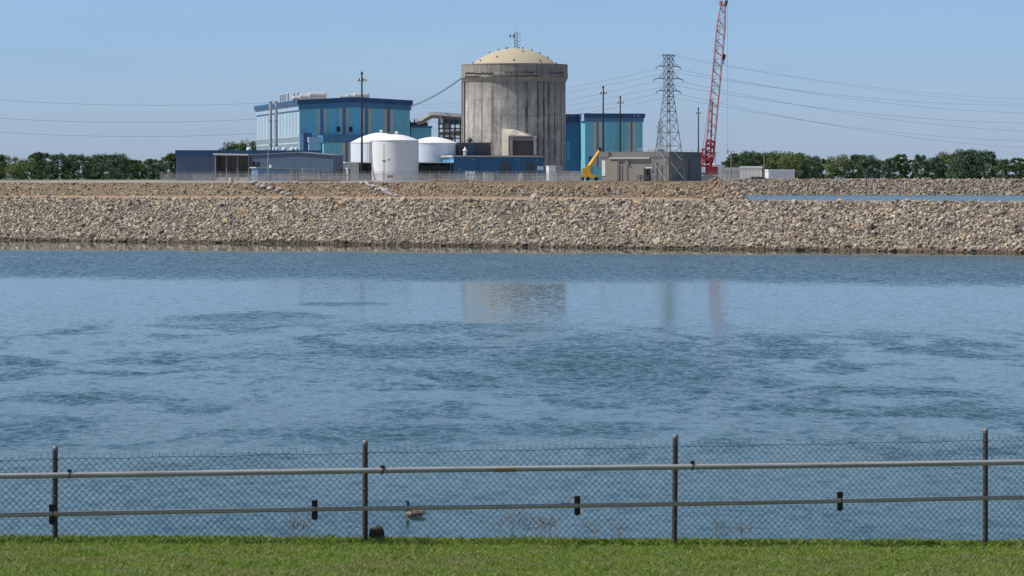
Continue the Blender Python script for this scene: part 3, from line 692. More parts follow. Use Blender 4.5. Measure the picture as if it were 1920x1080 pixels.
# dark plant room behind it
fr = Fr(859, 1288); W = fr.s_(920.5)
pl = thing('plant_room', 'dark grey flat roofed block between the right tank and the reactor', 'industrial building', fr.loc(), fr.rot)
zt = fr.z(268.5)
MB().bx(0, W, 0, 9, 0, zt).build('wall', M['darkgrey'], pl)
MB().bx(fr.s_(878), fr.s_(887), -.08, .1, 0, zt-.2).build('blue_panel', M['navy'], pl)
MB().bx(-.2, W+.2, -.2, 9.2, zt, zt+.35).build('roof', M['greyd'], pl)
x = fr.s_(885); zc = fr.z(257)
MB().lathe([(.55, zt), (.55, zc-1.3), (1.15, zc-1.5), (1.15, zc-1.1), (.6, zc-.5), (.02, zc)], 20, (x, 4)).build('mushroom_vent', M['black'], pl, True)
wv = thing('cone_vent', 'white cone capped roof vent on the left end of the long blue shed', 'roof vent', (xat(872, 1266), 1266, zat(291.5, 1266)))
zz = zat(275, 1266) - zat(291.5, 1266)
MB().lathe([(.62,0),(.62,zz*.55),(.6,zz*.56)], 20).build('pipe', M['lightgrey'], wv, True)
MB().lathe([(.85,zz*.53),(.82,zz*.6),(.3,zz*.85),(.02,zz)], 20).build('cap', M['white'], wv, True)
# fix its foot to the shed roof height
wv.location.z = GZ + Fr(851,1262).z(294.3) + .55

# tanks
def tank(px, rpx, D, eave, peak, mat, label, pip=True, ladder=None):
    r = rpx*D/F; t = thing('storage_tank', label, 'tank', (xat(px, D), D, GZ), 0, 'white storage tanks')
    ze, zp = zat(eave, D)-GZ, zat(peak, D)-GZ
    MB().lathe([(r,0),(r,ze)], 96).build('shell', mat, t, True)
    pr = [(r+.12, ze-.15), (r+.12, ze+.1)]
    for q in np.linspace(1, .0, 10): pr.append((max(.02, r*q), ze + .1 + (zp-ze-.1)*(1-q**1.75)))
    MB().lathe(pr, 96).build('roof', M['tankroof'], t, True, angle=30)
    if pip: MB().cyl((.6,-1,zp-.4),(.6,-1,zp+.5),.45,n=10).cyl((.6,-1,zp+.5),(.6,-1,zp+.9),.75,.5,n=10).build('roof_vent', M['white'], t)
    if ladder is not None:
        mb = MB(); a = R(ladder); c, s = math.sin(a), -math.cos(a); tx, ty = -s, c
        for w in (-.35,.35): mb.beam(((r+.35)*c+w*tx, (r+.35)*s+w*ty, 0), ((r+.35)*c+w*tx, (r+.35)*s+w*ty, ze+1), .1)
        for k in range(int(ze/.6)): mb.beam(((r+.35)*c-.35*tx, (r+.35)*s-.35*ty, k*.6+.3), ((r+.35)*c+.35*tx, (r+.35)*s+.35*ty, k*.6+.3), .06)
        mb.build('ladder', M['lightgrey'], t)
    return t, r, ze
tA, rA, zA = tank(741, 44, 1240, 263.5, 251.5, M['tankwhite'], 'front white tank, the nearest and fully visible one with a ladder', True, None)
mb = MB()                                                   # curved stair/pipe down the left side of the front tank
path = []
for k in range(13):
    f = k/12; a = R(-78 + 22*f**2.2); z = zA*.95*(1-f) + .6
    path.append(((rA+.35)*math.sin(a), -(rA+.45)*math.cos(a), z))
MB().tube(path, .22, 6).build('handrail', M['galv'], tA)
for a in (-70,-65): pass
tank(712.5, 55, 1297, 267.5, 248.5, M['tankblue'], 'wide pale blue tank with domed white roof, behind and left of the front tank', True, -20)
tank(812.5, 45, 1292, 268.5, 256.5, M['tankblue'], 'tank behind and right of the front tank, beside the dark plant room', False, -50)
# lamp/utility post in front of the tank
DD = 1205; up = thing('utility_post', 'thin grey post with small side arm in front of the white tank', 'post', (xat(720, DD), DD, GZ)); h = zat(271, DD)-GZ
MB().cyl((0,0,0),(0,0,h),.17,.14,n=8).build('pole', M['galv'], up); MB().bx(-.6,.6,-.2,.2,h*.53,h*.57).beam((0,0,h*.5),(1.9,0,h*.57),.12).bx(1.3,2.1,-.15,.15,h*.56,h*.6).build('side_arm', M['galv'], up)

# canopy shed round the tanks
fr = Fr(651, 1254); W = fr.s_(849)
cs = thing('canopy_shed', 'low white roofed shed with dark open front running behind the front tank', 'shed', fr.loc(), fr.rot); zt = fr.z(305.5)
MB().bx(-.9, W+.2, -.8, 7, zt, zt+.35).build('roof', M['white'], cs)
MB().bx(.3, fr.s_(673), 0, 6, 0, zt).build('hut_wall', paint('pale_green_grey', (.42,.47,.45), .7), cs)
MB().bx(fr.s_(657), fr.s_(669), -.06, .1, 1.0, zt-1.2).build('hut_door', M['lightgrey'], cs)
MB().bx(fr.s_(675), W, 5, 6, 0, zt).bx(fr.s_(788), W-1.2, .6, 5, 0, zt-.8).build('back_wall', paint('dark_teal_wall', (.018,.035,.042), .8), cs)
for px in (676, 692, 790, 806, 822, 838, 847.5):
    x = fr.s_(px); MB().bx(x-.13, x+.13, -.1, .16, 0, zt).build('post', M['darksteel'], cs)

# grey warehouse at the left
fr = Fr(470, 1180, -15); W = fr.s_(624.5); Ld = fr.t_(643.5, W)
wh = thing('grey_warehouse', 'grey metal warehouse with low gable and dark shaded right end', 'warehouse', fr.loc(), fr.rot)
z0, zp, z1 = fr.z(291), fr.z(286.2, W*.58), fr.z(291.8, W)
MB().pxz([(0,0),(W,0),(W,z1),(W*.58,zp),(0,z0)], 0, Ld).build('wall', M['greymetal'], wh)
MB().pxz([(-.3,z0),(W*.58,zp),(W+.3,z1),(W+.3,z1+.25),(W*.58,zp+.3),(-.3,z0+.25)], -.35, Ld+.3).build('roof', M['whroof'], wh)
for px in (475.5, 484): 
    for py in (305.5, 310): MB().bx(fr.s_(px)-.6, fr.s_(px)+.6, -.07, .1, fr.z(py)-.35, fr.z(py)+.35).build('window', M['black'], wh)
dock = MB().pxz([(-13,z0+.1),(-.35,z0-.1),(-.35,z0+.45),(-13,z0+.65)], -1.6, 14).build('dock_roof', M['lightc'], wh)
MB().bx(-13, -.02, 4, 4.6, 0, z0-.2).bx(-13, -12.5, -.2, 4, 0, z0-.2).build('dock_wall', paint('dark_dock_wall', (.12,.115,.11), .9), wh)
for k in range(4): 
    x = -12.6 + k*4.0; MB().bx(x-.22, x+.16, -.4, .1, 0, z0-.15).build('dock_post', M['ductgrey'], wh)
MB().bx(-12.4, -.1, -.2, 3.98, 0, 1.1).build('dock_floor', M['lightc'], wh)
for x in (-9.5, -3.8): MB().bx(x-1.5, x+1.5, 3.8, 3.98, 1.1, 4.8).build('dock_door', M['darkgrey'], wh)
# navy roofed block behind it
fr = Fr(330, 1300, 4); W = fr.s_(601); zt = fr.z(281.5)
nb = thing('navy_roofed_block', 'long low block with navy roof band behind the grey warehouse', 'industrial building', fr.loc(), fr.rot)
MB().bx(0, W, .3, 30, 0, zt-2.2).build('wall', M['greymetal'], nb); MB().bx(-.3, W+.3, 0, 30.3, zt-2.2, zt).build('roof_band', M['navy'], nb)
for px, r_ in ((467,1.0),(513,.5),(519.5,.55),(533,.8),(548,.9),(556,.7)):
    x = fr.s_(px); MB().lathe([(r_,zt),(r_*1.05,zt+.5),(r_*.8,zt+1.0),(.02,zt+1.25)], 14, (x, 5)).build('roof_vent', M['white'], nb, True)
# small blue hut
fr = Fr(483, 1060); W = fr.s_(546); L = max(3, fr.t_(471.5)); zt = fr.z(315)
hut = thing('small_blue_hut', 'small light blue hut with flat pale roof before the grey warehouse', 'hut', fr.loc(), fr.rot)
MB().bx(0, W, 0, L, 0, zt).build('wall', siding('hut_blue_siding', (.14,.27,.43), .8), hut)
MB().pxz([(-.6,zt),(W+.4,zt-.35),(W+.4,zt-.1),(-.6,zt+.3)], -.6, L+.4).build('roof', M['lightc'], hut)
for a, b in ((522,528),(539,543)): MB().bx(fr.s_(a), fr.s_(b), -.06, .1, 0, 2.3).build('door', M['paleblue'], hut)
MB().cyl((W*.4,1,zt),(W*.4,1,zt+1),.45,.3,n=10).build('roof_vent', M['white'], hut)
# thin post by the hut
DD = 1040; p_ = thing('lamp_post', 'thin pale lamp post standing in front of the small blue hut', 'lamp post', (xat(502.5, DD), DD, GZ)); h = zat(281, DD)-GZ
MB().cyl((0,0,0),(0,0,h),.13,.09,n=8).build('pole', M['lightgrey'], p_); MB().bx(-.9,.1,-.12,.12,h-.1,h+.08).build('lamp', M['lightgrey'], p_)

# ------------------------------------------------------------------ concrete block house, right
rot = -25; DC = 985.0; cxr = xat(1254, DC); cr, sr = math.cos(R(rot)), math.sin(R(rot))
fr0 = Fr(1254, DC, rot)
# front (left-looking) face runs from corner back to the left; local x negative
Wf = -fr0.s_(1128); Wd = fr0.t_(1315.5)
bh = thing('concrete_blockhouse', 'squat grey concrete block house behind the foot of the lattice tower', 'industrial building', (cxr, DC, GZ), R(rot))
zt, zl = fr0.z(284.3), fr0.z(297.5)
MB().bx(-Wf, 0, 0, Wd, 0, zl).build('wall', M['greyc'], bh)
MB().bx(-Wf-.15, .15, -.15, Wd+.15, zl+.5, zt).build('parapet', M['greyd'], bh)
MB().bx(-Wf-.05, .05, -.05, Wd+.05, zl, zl+.5).build('cornice', M['greyd'], bh)
MB().bx(fr0.s_(1143), fr0.s_(1219), -.55, -.16, zl-.05, zl+.45).build('ledge', M['lightc'], bh)
MB().bx(fr0.s_(1141), fr0.s_(1147), -.2, -.152, zl+.7, zt-.1).build('panel', M['darkgrey'], bh)
MB().bx(fr0.s_(1129), fr0.s_(1135), -.12, .1, 1.5, zl-.5).build('door', M['white'], bh)
for a, b, d, z1, mt in ((1136,1159,.5,zl-.7,'greyc'),(1172,1180,.25,zl-.2,'greyd'),(1183,1211,1.6,fr0.z(314),'greyc'),(1222,1232,.4,zl-.9,'greyd')):
    MB().bx(fr0.s_(a), fr0.s_(b), -d, .05, 0, z1).build('pier', M[mt], bh)
MB().bx(fr0.s_(1213), fr0.s_(1219), -.1, .1, 0, fr0.z(316)).build('opening_shade', M['black'], bh)  # black slab painted in for the shade inside an opening
mb = MB()
for px in (1161.5, 1176, 1236): mb.cyl((fr0.s_(px), -.6, .2), (fr0.s_(px), -.6, zl-.4), .14, n=8)
mb.tube([(fr0.s_(1177),-.8,zl-.5),(fr0.s_(1183),-.8,zl-2.6),(fr0.s_(1196),-.8,zl-2.8),(fr0.s_(1224),-.8,zl-2.6)], .12, 6)
mb.build('pipe', M['galv'], bh)
MB().bx(.02, .3, Wd*.6, Wd*.68, 0, zl-.1).build('pier', M['greyd'], bh)
mb = MB()
for k in range(12): mb.beam((-Wf+1+k*(Wf-2)/11, Wd-1, zt), (-Wf+1+k*(Wf-2)/11, Wd-1, zt+1.1), .08)
mb.beam((-Wf+1, Wd-1, zt+1.1), (-1, Wd-1, zt+1.1), .08).beam((-Wf+1, Wd-1, zt+.6), (-1, Wd-1, zt+.6), .06)
mb.build('roof_rail', M['galv'], bh)
MB().bx(-Wf*.55, -Wf*.42, Wd*.5, Wd*.7, zt, zt+.8).build('roof_unit', M['lightgrey'], bh)

# ------------------------------------------------------------------ high-mast lights
def highmast(px, pt, label):
    h = 36.5; D = h*F/(zz_ := 1) if False else None
    # same mast everywhere, so distance follows from how tall it looks
    D = (h + GZ - HC)*F/(Y0-pt); t = thing('high_mast_light', label, 'light mast', (xat(px, D), D, GZ), 0, 'tall dark light masts')
    MB().cyl((0,0,0),(0,0,h),.42,.24,n=14).build('pole', M['rustpole'], t, True)
    MB().lathe([(.5,h-2.2),(1.1,h-1.9),(1.1,h-1.7),(.3,h-1.6)], 16).cyl((0,0,h-.2),(0,0,h+.7),.5,.25,n=10).build('crown', M['black'], t)
    for k in range(6):
        a = k*math.pi/3+.3; c, s = math.cos(a), math.sin(a)
        MB().cyl((.9*c,.9*s,h-1.6),(1.55*c,1.55*s,h-2.5),.14,.36,n=10).build('lamp', M['lightgrey'], t)
    return t
for a in ((678.5,138,'nearest dark light mast, standing in front of the tanks'),(1131,164,'dark light mast rising behind the yellow crane boom'),(1163,183,'dark light mast before the middle of the hall right of the reactor'),(1309.5,204,'farthest light mast, between lattice tower and red crane')):
    highmast(*a)

# ------------------------------------------------------------------ lattice tower
def lattice_tower(px, D, top, label, arms, half_top, half_base, waist, topbar, group=None):
    k = D/F; t = thing('lattice_tower', label, 'power pylon', (xat(px, D), D, GZ), R(34), group)
    h = zat(top, D)-GZ; zw = zat(waist, D)-GZ; wt, wb = half_top*k, half_base*k
    hw = lambda z: wt if z >= zw else wt + (wb-wt)*(1-z/zw)
    leg = max(.09, .16)
    for sx in (-1,1):
        for sy in (-1,1):
            mb = MB().beam((sx*wb, sy*wb, 0), (sx*wt, sy*wt, zw), .17).beam((sx*wt, sy*wt, zw), (sx*wt, sy*wt, h), .15)
            mb.build('leg', M['lattice'], t)
    zs = [0]; 
    while zs[-1] < h-.5: zs.append(min(h, zs[-1] + max(1.15*hw(zs[-1])*1.35, wt*1.9)))
    mb = MB()
    for a, b in zip(zs[:-1], zs[1:]):
        wa, w2 = hw(a), hw(b)
        for s in (-1,1):
            mb.beam((-wa,s*wa,a),(w2,s*w2,b),.085).beam((wa,s*wa,a),(-w2,s*w2,b),.085).beam((s*wa,-wa,a),(s*w2,w2,b),.085).beam((s*wa,wa,a),(s*w2,-w2,b),.085)
            if a > 0: mb.beam((-wa,s*wa,a),(wa,s*wa,a),.09).beam((s*wa,-wa,a),(s*wa,wa,a),.09)
    mb.build('bracing', M['lattice'], t)
    tips = []
    for py, x in arms:
        z = zat(py, D)-GZ; w = x*k
        for s in (-1,1):
            mb = MB()
            for sy in (-1,1): mb.beam((s*wt, sy*wt, z), (s*w*.66, sy*.25, z+.30), .10).beam((s*w*.66, sy*.25, z+.30), (s*w, 0, z-.15), .15).beam((s*wt, sy*wt, z+2.1), (s*w*.62, sy*.3, z+.35), .09)
            for q in (.35, .5): mb.beam((s*w*q, -wt*.6, z+.1), (s*w*q, wt*.6, z+.1), .07)
            mb.build('cross_arm', M['lattice'], t)
            mb = MB().cyl((s*w,0,z-.15),(s*w,0,z-.75),.05,n=8)
            for q in range(3): mb.cyl((s*w,0,z-.3-q*.17),(s*w,0,z-.36-q*.17),.12,n=8)
            mb.build('insulator', M['darksteel'], t)
            tips.append((s*w, z-.75))
    mb = MB().beam((-topbar*k,0,h),(topbar*k,0,h),.22).beam((-topbar*k,0,h),(-wt,0,h-1.6),.12).beam((topbar*k,0,h),(wt,0,h-1.6),.12)
    mb.build('top_bar', M['lattice'], t)
    return t, tips, h, topbar*k
tower, tips, th, tb_ = lattice_tower(1253.5, 948, 103, 'tall grey lattice pylon standing in front of the block house', [(125.5,29),(148.5,34.5),(171.5,29)], 6.2, 23.2, 174, 14.5)
lattice_tower(1238, 2400, 228, 'small distant lattice pylon seen behind the tall one', [(238,9),(249,11),(260,9)], 3.2, 10, 262, 4)
# conductors
TX, TD = xat(1253.5, 948), 948
def wire(p, q, sag, r, label, name='power_line', group='conductors of the pylon', cat='cable', n=28):
    p, q = Vector(p), Vector(q)
    pts = [p.lerp(q, k/n) - Vector((0,0,sag*4*(k/n)*(1-k/n))) for k in range(n+1)]
    mid = p; o = MB().tube([x-mid for x in pts], r, 5).build(name, M['wire'], loc=mid); tag(o, label, cat, group); return o
ca, sa = math.cos(R(34)), math.sin(R(34))
names = ['upper', 'upper', 'middle', 'middle', 'lower', 'lower']
ends_r = [190, 200, 209, 220, 229, 238]; ends_l = [161, 168, 187, 195, 206, 212]
for k, (x, z) in enumerate(tips):
    p = (TX+x*ca, TD+x*sa, GZ+z); side = 'left' if x < 0 else 'right'
    De = 1500; pe = ends_r[k] + (ends_r[k]-130)*.42
    pe = ends_r[k] + (ends_r[k]-130)*.9; q = (xat(2150, De), De, zat(pe-60, De))
    wire(p, q, 6, .028, f'thin conductor running right from the {side} {names[k]} arm of the pylon')
    De = 1750; sl = ends_l[k]
    q = (xat(720, De), De, zat(sl+34, De))
    wire(p, q, 3.5, .032, f'thin conductor running left from the {side} {names[k]} arm of the pylon')
for s in (-1,1):
    p = (TX+s*tb_*ca, TD+s*tb_*sa, GZ+th); wire(p, (xat(2150,1500),1500,zat(190+s*6,1500)), 5, .02, f"earth wire running right from the {'left' if s<0 else 'right'} end of the pylon top")
for k, (py0, px1, py1) in enumerate(((186,511,192.5),(221,482,223),(247,482,250))):
    wire((xat(-120,1460),1460,zat(py0-8,1460)), (xat(px1,1460+60*k),1460+60*k,zat(py1,1460+60*k)), 2.5, .045, ['top','middle','lowest'][k]+' of three wires leading left from the turbine hall', group='wires left of the turbine hall')
for k in (0, 1):
    wire((RX-Rr+.1, D-1.5+k, zat(146+k*1.5, D)), (xat(772,1412),1412,zat(198+2*k,1412)), 1.0, .10, ['upper','lower'][k]+' of two dark cables from the reactor ring to the turbine hall', group='cables between reactor and turbine hall')

# ------------------------------------------------------------------ duct bridge beside the reactor
DD = 1372; k = DD/F
db = thing('duct_bridge', 'big grey elevated duct on steel frames between turbine hall and reactor', 'duct', (xat(830, DD), DD, GZ))
def q(px, py, y=0): return ((px-830)*k, y, zat(py, DD)-GZ)
MB().tube([q(781,228), q(791,226.5), q(797,222), q(809,215.5), q(820,216), q(875,220.5)], 1.35, 4).build('duct', M['ductgrey'], db, True)
mb = MB()
for px in (826,): mb.bx(q(px-2,0)[0], q(px+2,0)[0], -1.4, 1.4, q(0,232)[2], q(0,218)[2])
mb.bx(q(821,0)[0], q(875,0)[0], -1.5, 1.5, q(0,234)[2], q(0,231.5)[2])
mb.build('bracket', M['galv'], db)
mb = MB()
for px in (823, 833, 843, 853, 863):
    for y in (-2, 4): mb.beam(q(px,338,y), q(px,222,y), .35)
for py in (232, 241, 250, 259, 268):
    for y in (-2, 4): mb.beam(q(822,py,y), q(870,py,y), .3)
for px in (823, 843): mb.beam(q(px,259), q(px+10,241), .2).beam(q(px+10,259), q(px,241), .2)
mb.build('frame', M['darksteel'], db)
MB().bx(q(829,0)[0], q(875,0)[0], 3.5, 5, q(0,232)[2], q(0,223)[2]).build('clad_gallery', M['navyroof'], db)
mb = MB().bx(q(829,0)[0], q(846,0)[0], -1, 3, q(0,243.5)[2], q(0,233)[2]).bx(q(834,0)[0], q(862,0)[0], -1.2, 2, q(0,249)[2], q(0,244.5)[2])
mb.cyl(q(824,248,-1), q(862,248,-1), .6, n=10).cyl(q(822,252,-1), q(862,253,-1), .5, n=10)
mb.build('pipework', M['lightgrey'], db)
MB().bx(q(853,0)[0], q(868,0)[0], -1.8, 2, q(0,253)[2], q(0,246)[2]).bx(q(826,0)[0], q(850,0)[0], -1.4, 2, q(0,266)[2], q(0,256)[2]).build('equipment', M['timber'], db)

# ------------------------------------------------------------------ red crawler crane
DD = 1120; k = DD/F; cx0 = xat(1325, DD)
crane = thing('crawler_crane', 'red crawler crane with very tall lattice boom, right of the block house', 'crane', (cx0, DD, GZ))
def cp(px, py, y=0): return Vector(((px-1325)*k, y, zat(py, DD)-GZ))
foot, tip = cp(1328, 314), cp(1356, 3)
ax_ = (tip-foot).normalized(); sd = Vector((0,1,0)); fw = sd.cross(ax_).normalized()
Lb = (tip-foot).length
def half(s):                                               # boom half depth along its length
    if s < 3: return .7 + (1.32-.7)*s/3
    if s > Lb-8: return 1.32 - (1.32-.6)*(s-(Lb-8))/8
    return 1.32
st_ = [0, 1.5, 3, 4.8, 6.8] + list(np.arange(8.6, Lb-8, 1.62)) + [Lb-8, Lb-6, Lb-4, Lb-2, Lb]
def bp(s, a, b): return foot + ax_*s + fw*(a*half(s)) + sd*(b*half(s)*.85)
mb = MB(); lc = MB(); bt = MB()
for a in (-1,1):
    for b in (-1,1):
        for s0, s1 in zip(st_[:-1], st_[1:]): (bt if s0 < 7.5 else mb).beam(bp(s0,a,b), bp(s1,a,b), .42 if s0 < 7.5 else .27)
for i, (s0, s1) in enumerate(zip(st_[:5], st_[1:6])):
    for b in (-1,1): bt.beam(bp(s0,-1,b), bp(s1,1,b), .3).beam(bp(s1,-1,b), bp(s1,1,b), .32)
bt.build('boom_butt', M['red'], crane)
for i, (s0, s1) in enumerate(zip(st_[:-1], st_[1:])):
    f = 1 if i % 2 else -1
    for b in (-1,1): lc.beam(bp(s0,-f,b), bp(s1,f,b), .19)
    for a in (-1,1): lc.beam(bp(s0,a,-f), bp(s1,a,f), .16)
    if i % 4 == 0:
        for b in (-1,1): lc.beam(bp(s0,-1,b), bp(s0,1,b), .15)
boom = mb.build('boom', M['pinkred'], crane); lc.build('lacing', M['palesteel'], boom)
MB().beam(bp(Lb-1.2,-1,0), bp(Lb+.2,-1.2,0), .7).beam(bp(Lb-1.6,1,0), bp(Lb,1.5,0), .7).cyl(bp(Lb,1.6,-.8), bp(Lb,1.6,.8), .55, n=14).build('boom_head', M['brownred'], boom)
m0, m1 = cp(1331.5, 312), cp(1335.5, 193)
mb = MB()
for b in (-1.3, 1.3):
    mb.beam(m0+sd*b, m1+sd*b*.4, .3)
for i in range(12): mb.beam(m0.lerp(m1, i/12)+sd*1.3*(1-.6*i/12)*(1 if i%2 else -1), m0.lerp(m1,(i+1)/12)-sd*1.3*(1-.6*i/12)*(1 if i%2 else -1), .14)
mb.beam(m1-sd*.6, m1+sd*.6, .6)
mb.build('mast', M['red'], crane)
MB().bx(-1.8, 3.6, -1.6, 1.6, 1.9, 4.6).bx(-2.1,-1.0,-1.7,1.7,2.2,5.4).build('machinery_house', M['red'], crane)
MB().bx(-1.7, -.5, -2.3, -1.2, 2.6, 4.5).build('cab', M['white'], crane)
mb = MB()
g0 = [cp(1317.5, 279), cp(1323.5, 279)]
for b in (-1,1):
    mb.beam(cp(1318,318)+sd*b, cp(1317.3,279)+sd*b, .32).beam(cp(1325,318)+sd*b, cp(1323.3,279)+sd*b, .32).beam(cp(1318,300)+sd*b, cp(1325,290)+sd*b, .2).beam(cp(1325,305)+sd*b, cp(1318,290)+sd*b, .2)
    mb.beam(cp(1319,312)+sd*b, cp(1333,302)+sd*b, .35).beam(cp(1319,304)+sd*b, cp(1334,296)+sd*b, .25)
mb.bx(cp(1315.8,0).x, cp(1325.2,0).x, -1.2, 1.2, cp(0,281)[2], cp(0,278.5)[2])
mb.build('gantry', M['red'], crane)
MB().bx(cp(1317,0).x, cp(1322,0).x, -2.2, 2.2, 1.8, 4.0).build('counterweight', paint('counterweight_red', (.30,.05,.05)), crane)
for y in (-2.6, 2.6):
    mb = MB().pxz([(-3.1,.5),(-2.6,0),(3.4,0),(3.9,.5),(3.9,1.0),(3.4,1.5),(-2.6,1.5),(-3.1,1.0)], y-.5, y+.5)
    for i in range(5): mb.cyl((-2.4+i*1.4, y-.56, .62), (-2.4+i*1.4, y+.56, .62), .42, n=12)
    mb.build('track', M['darksteel'], crane)
MB().bx(-1.5, 2.2, -2.0, 2.0, .7, 1.7).cyl((.4,0,1.7),(.4,0,1.95),1.4,n=20).build('undercarriage', M['darksteel'], crane)
hb = cp(1356.4, 108)
mb = MB().cyl(hb+Vector((0,-.35,.5)), hb+Vector((0,.35,.5)), .75, n=16).bx(hb.x-.55, hb.x+.55, -.4, .4, hb.z-.7, hb.z+.9).tube([hb+Vector((0,0,-.7)), hb+Vector((0,0,-1.3)), hb+Vector((.3,0,-1.7)), hb+Vector((0,0,-2.0)), hb+Vector((-.3,0,-1.7))], .14, 6)
mb.build('hook_block', M['black'], crane, True)
hl = bp(Lb, 1.9, 0)
MB().cyl(hb+Vector((0,0,.6)), (hb.x, 0, hl.z), .035, n=5).build('hoist_rope', M['wire'], crane)
wx = cp(1364.5, 0).x
MB().cyl((wx,0,cp(0,281).z), (wx,0,cp(0,-6).z), .035, n=5).tube([(wx,0,cp(0,-6).z), tuple(bp(Lb,1.6,0))], .05, 5).build('hoist_rope', M['wire'], crane)
MB().cyl((wx,0,cp(0,288).z), (wx,0,cp(0,281).z), .3, n=8).build('headache_ball', M['white'], crane)
MB().cyl(cp(1318,279), tip, .04, n=5).cyl(cp(1318,279,.8), tip, .04, n=5).cyl(cp(1335.5,193), tip, .04, n=5).build('pendant_rope', M['wire'], crane)

# ------------------------------------------------------------------ yellow mobile crane
DD = 1075; k = DD/F
yc = thing('yellow_mobile_crane', 'yellow mobile crane with raised telescopic boom left of the block house', 'crane', (xat(1101, DD), DD, GZ))
def yp(px, py, y=0): return Vector(((px-1101)*k, y, zat(py, DD)-GZ))
b0, b1, b2 = yp(1101.5, 317), yp(1114, 298), yp(1124, 282.5)
boom = MB().beam(b0, b1, .85).build('boom', M['yellow'], yc)
MB().beam(b1, b2, .62).build('boom_section', M['yellow'], boom); MB().beam(b2, yp(1126,279.5), .8).cyl(yp(1125,278.5,-.5), yp(1125,278.5,.5), .45, n=10).build('boom_head', M['black'], boom)
MB().cyl(yp(1104,318.5), yp(1110,305), .2, n=8).build('lift_cylinder', M['darksteel'], yc)
MB().pxz([(-1.5,1.76),(1.2,1.76),(1.6,2.8),(.9,4.1),(.3,5.0),(-.3,4.9),(-.6,4.0),(-1.6,3.9)], -1.1, 1.1).build('superstructure', M['yellow'], yc)
MB().bx(.95,1.9,-1.25,-.4,2.5,4.0).build('cab', M['glass'], yc)
MB().bx(-2.0, 3.2, -1.2, 1.2, .95, 1.75).build('chassis', M['yellow'], yc)
for x in (-1.5, .2, 2.8):
    for y in (-1.25, 1.25): MB().cyl((x,y-.2,.62),(x,y+.2,.62),.62,n=16).cyl((x,y-.23,.62),(x,y+.23,.62),.28,n=12).build('wheel', M['rubber'], yc)
MB().beam((-2.0,-1.6,.2),(-2.0,1.6,1.1),.2).beam((3.0,-1.6,1.1),(3.0,1.6,.2),.2).build('outrigger', M['darksteel'], yc)

# ------------------------------------------------------------------ yard clutter
def simple_box(name, px0, px1, py0, D, depth, mat, label, cat, rot=12.2, roof=None, group=None):
    fr = Fr(px0, D, rot); W = fr.s_(px1); z = fr.z(py0); t = thing(name, label, cat, fr.loc(), fr.rot, group)
    rt_ = .18 if D < 1300 else .75
    MB().bx(0, W, 0, depth, 0, z-rt_).build('body', mat, t)
    MB().bx(-.12, W+.12, -.12, depth+.12, z-rt_, z).build('roof', roof or M['white'], t)
    mb = MB()
    for q in range(1, max(2, int(W/1.2))): mb.bx(q*W/max(2,int(W/1.2))-.04, q*W/max(2,int(W/1.2))+.04, -.05, .05, .2, z-.25)
    mb.build('rib', mat, t); return t
simple_box('site_trailer', 1029, 1043, 310.5, 1180, 4, M['white'], 'white site trailer at the right foot of the reactor', 'trailer')
simple_box('low_sand_wall', 1053, 1072.5, 320.5, 1090, 1, M['sand'], 'low sand coloured wall left of the yellow crane', 'wall', roof=M['sand'])
simple_box('pale_blue_container', 1073, 1091, 321, 1095, 2.4, M['paleblue'], 'pale blue container beside the low sand coloured wall', 'container')
simple_box('timber_stack', 909, 926, 323.5, 1030, 1.5, M['sand'], 'pale stack of sheets in front of the blue shed', 'stack', roof=M['lightc'])
def rack(px0, px1, py, D, mat, label, lv=3):
    fr = Fr(px0, D); W = fr.s_(px1); z = fr.z(py); t = thing('storage_rack', label, 'rack', fr.loc(), fr.rot, 'storage racks in the yard')
    n = max(3, int(W/2.2)); mb = MB()
    for i in range(n+1):
        for y in (0, 1.2): mb.bx(i*W/n-.09, i*W/n+.09, y-.09, y+.09, 0, z)
    mb.build('upright', mat, t)
    for l in range(lv): MB().bx(-.1, W+.1, -.12, 1.32, z*(l+1)/lv-.15, z*(l+1)/lv).build('shelf', mat, t)
    mb = MB()
    for l in range(lv-1):
        for i in range(n):
            if random.random() < .75: mb.bx(i*W/n+.25, (i+1)*W/n-.25, .1, 1.1, z*(l+1)/lv, z*(l+1)/lv+random.uniform(.3,.75)*z/lv)
    if mb.v: mb.build('load', random.choice([M['timber'], M['lightgrey'], M['brownred']]), t)
rack(546, 567, 319.5, 1030, M['timber'], 'low timber rack just right of the small blue hut')
rack(568, 589, 316, 1025, M['lightgrey'], 'taller pale rack before the middle of the grey warehouse')
rack(590, 626, 322, 1035, M['brownred'], 'long rusty rack before the right end of the grey warehouse', 2)
rack(632, 656, 317.5, 1045, M['darksteel'], 'dark rack left of the nearest light mast', 2)
rack(1040, 1054, 311, 1070, M['lightgrey'], 'cluttered scaffold rack at the right foot of the reactor', 4)
rack(1196, 1216, 328, 930, M['timber'], 'low dark rack at the pylon foot by the block house', 2)
def heap(px, py, D, r, label, mat):
    o = blob(1, 77+int(px)).build('gravel_heap', M[mat], loc=(xat(px, D), D, GZ), smooth=False); o.scale = (r, r, (zat(py, D)-GZ)/.7); tag(o, label, 'heap')
    at = o.data.attributes.new('rnd', 'FLOAT', 'POINT'); at.data.foreach_set('value', np.full(len(o.data.vertices), .6).astype(np.float32))
heap(978, 322.5, 1015, 1.1, 'rounded tan heap in the yard in front of the blue shed', 'rock2')
